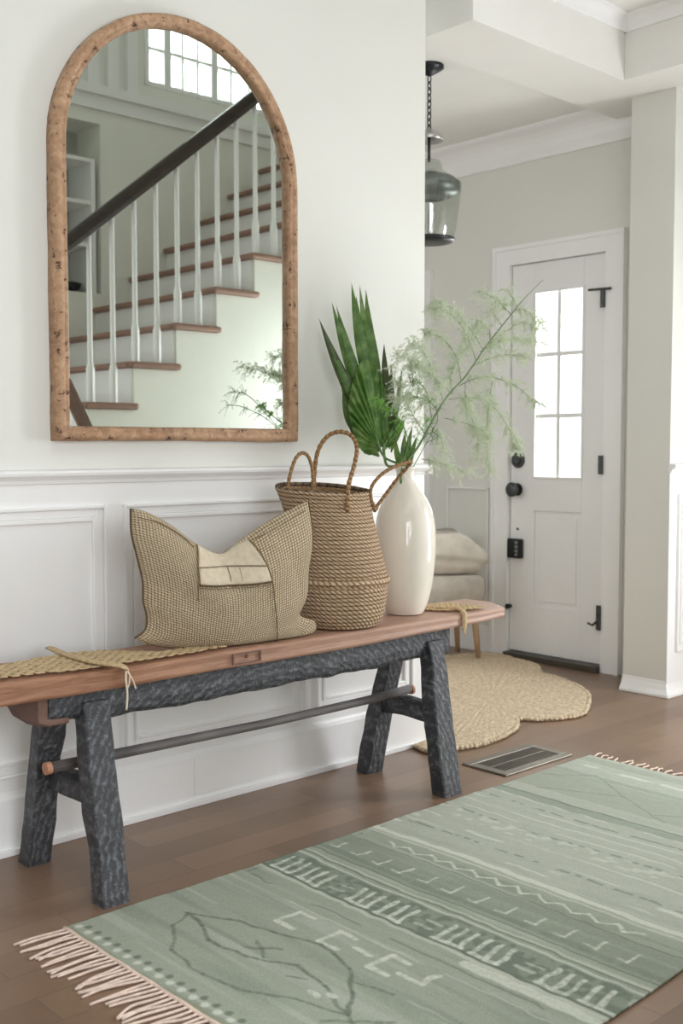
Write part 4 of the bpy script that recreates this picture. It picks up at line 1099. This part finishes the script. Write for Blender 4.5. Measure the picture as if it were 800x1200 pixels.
MB().lathe([(.136, g2-.006), (.128, g2-.08), (.113, g3+.05), (.104, g3+.012)], (LX, LY, 0), 48).done('glass_body', M['lglass'], lt, smooth=True)
MB().lathe([(.001, g3+.012), (.108, g3+.012), (.110, g3+.006), (.100, g3-.004), (.06, g3-.010), (.001, g3-.010)], (LX, LY, 0), 48).done('base_ring', M['blk'], lt, smooth=True)
MB().tube([(LX-.03, LY+.02, g3+.01), (LX-.03, LY+.02, g2-.03)], .014, 12).done('side_rod', M['blk'], lt, smooth=True)
MB().tube(smooth_path([(LX+.012, LY, g3+.012), (LX+.012, LY, g3+.06), (LX+.012, LY, g3+.085), (LX+.012, LY, g3+.115), (LX+.012, LY, g3+.145)], 3), [.012]*3+[.012]*3+[.009, .012, .016]+[.015, .009, .004, .001], 12).done('candle_bulb', M['candle'], lt, smooth=True)

# ================================================================= LIGHT
w = bpy.data.worlds.new('sky'); sc.world = w; w.use_nodes = True
bg = w.node_tree.nodes['Background']; bg.inputs[0].default_value = (.93, .97, 1, 1); bg.inputs[1].default_value = 2.2
def area(name, loc, target, sx, sy, power, colr=(1, 1, 1), spread=180):
    l = bpy.data.lights.new(name, 'AREA'); l.shape = 'RECTANGLE'; l.size = sx; l.size_y = sy; l.energy = power; l.color = colr; l.spread = math.radians(spread)
    o = bpy.data.objects.new(name, l); COL.objects.link(o); o.location = loc
    o.rotation_euler = (Vector(target)-Vector(loc)).to_track_quat('-Z', 'Y').to_euler(); return o
area('daylight_right_window', (EX-.02, (EY0+EY1)/2, (EZ0+EZ1)/2), (1.8, 0, .8), .52, 1.45, 42, (.95, .97, 1))  # key light from the right, set in the placed end-wall window
area('fill_upstairs', (.8, BY+.02, 3.95), (.8, 0, 3.2), 3.4, 1.2, 3, (.98, .99, 1))  # soft frontal fill, added at the unseen upstairs run
area('daylight_landing_window', (4.5, BY-.14, 3.83), (4.4, 0, 3.2), 1.3, 1.0, 16, (.93, 1, .98))
area('fill_low', (.72, BY+.04, .95), (.9, 0, .5), 1.3, 1.7, 58, (.93, .955, 1))  # added fill that lifts the lower walls, bench and rug
area('fill_foyer', (1.44, 1.42, 1.47), (4.5, 1.2, 1.4), 1.8, 1.5, 18, (.98, .99, 1))  # added fill that brightens the foyer walls and door
area('daylight_door_glass', (DX+.09, .56, 1.396), (0, .56, 1.2), .28, .92, 12, (1, 1, 1))
area('fill_overhead', (1.2, -1.6, 4.97), (1.2, -1.6, 0), 3.6, 1.8, 4, (.98, .99, 1))  # overhead fill added below the closed high ceiling

# ================================================================= CAMERA
cd = bpy.data.cameras.new('camera'); co = bpy.data.objects.new('camera', cd); COL.objects.link(co)
cd.sensor_fit = 'VERTICAL'; cd.sensor_height = 36; cd.lens = FPX/1200*36; cd.clip_start = .05
m = Matrix((RT, UP, -FW)).transposed().to_4x4(); m.translation = CAM; co.matrix_world = m
cd.dof.use_dof = True; cd.dof.focus_distance = 3.2; cd.dof.aperture_fstop = 4.0
sc.camera = co
sc.view_settings.view_transform = 'Standard'; sc.view_settings.look = 'None'; sc.view_settings.gamma = 1
sc.view_settings.exposure = .12; sc.view_settings.use_curve_mapping = False
sc.cycles.max_bounces = 10; sc.cycles.diffuse_bounces = 6; sc.cycles.transparent_max_bounces = 12
sc.cycles.use_denoising = True; sc.cycles.caustics_reflective = False; sc.cycles.caustics_refractive = False
sc.cycles.sample_clamp_indirect = 6
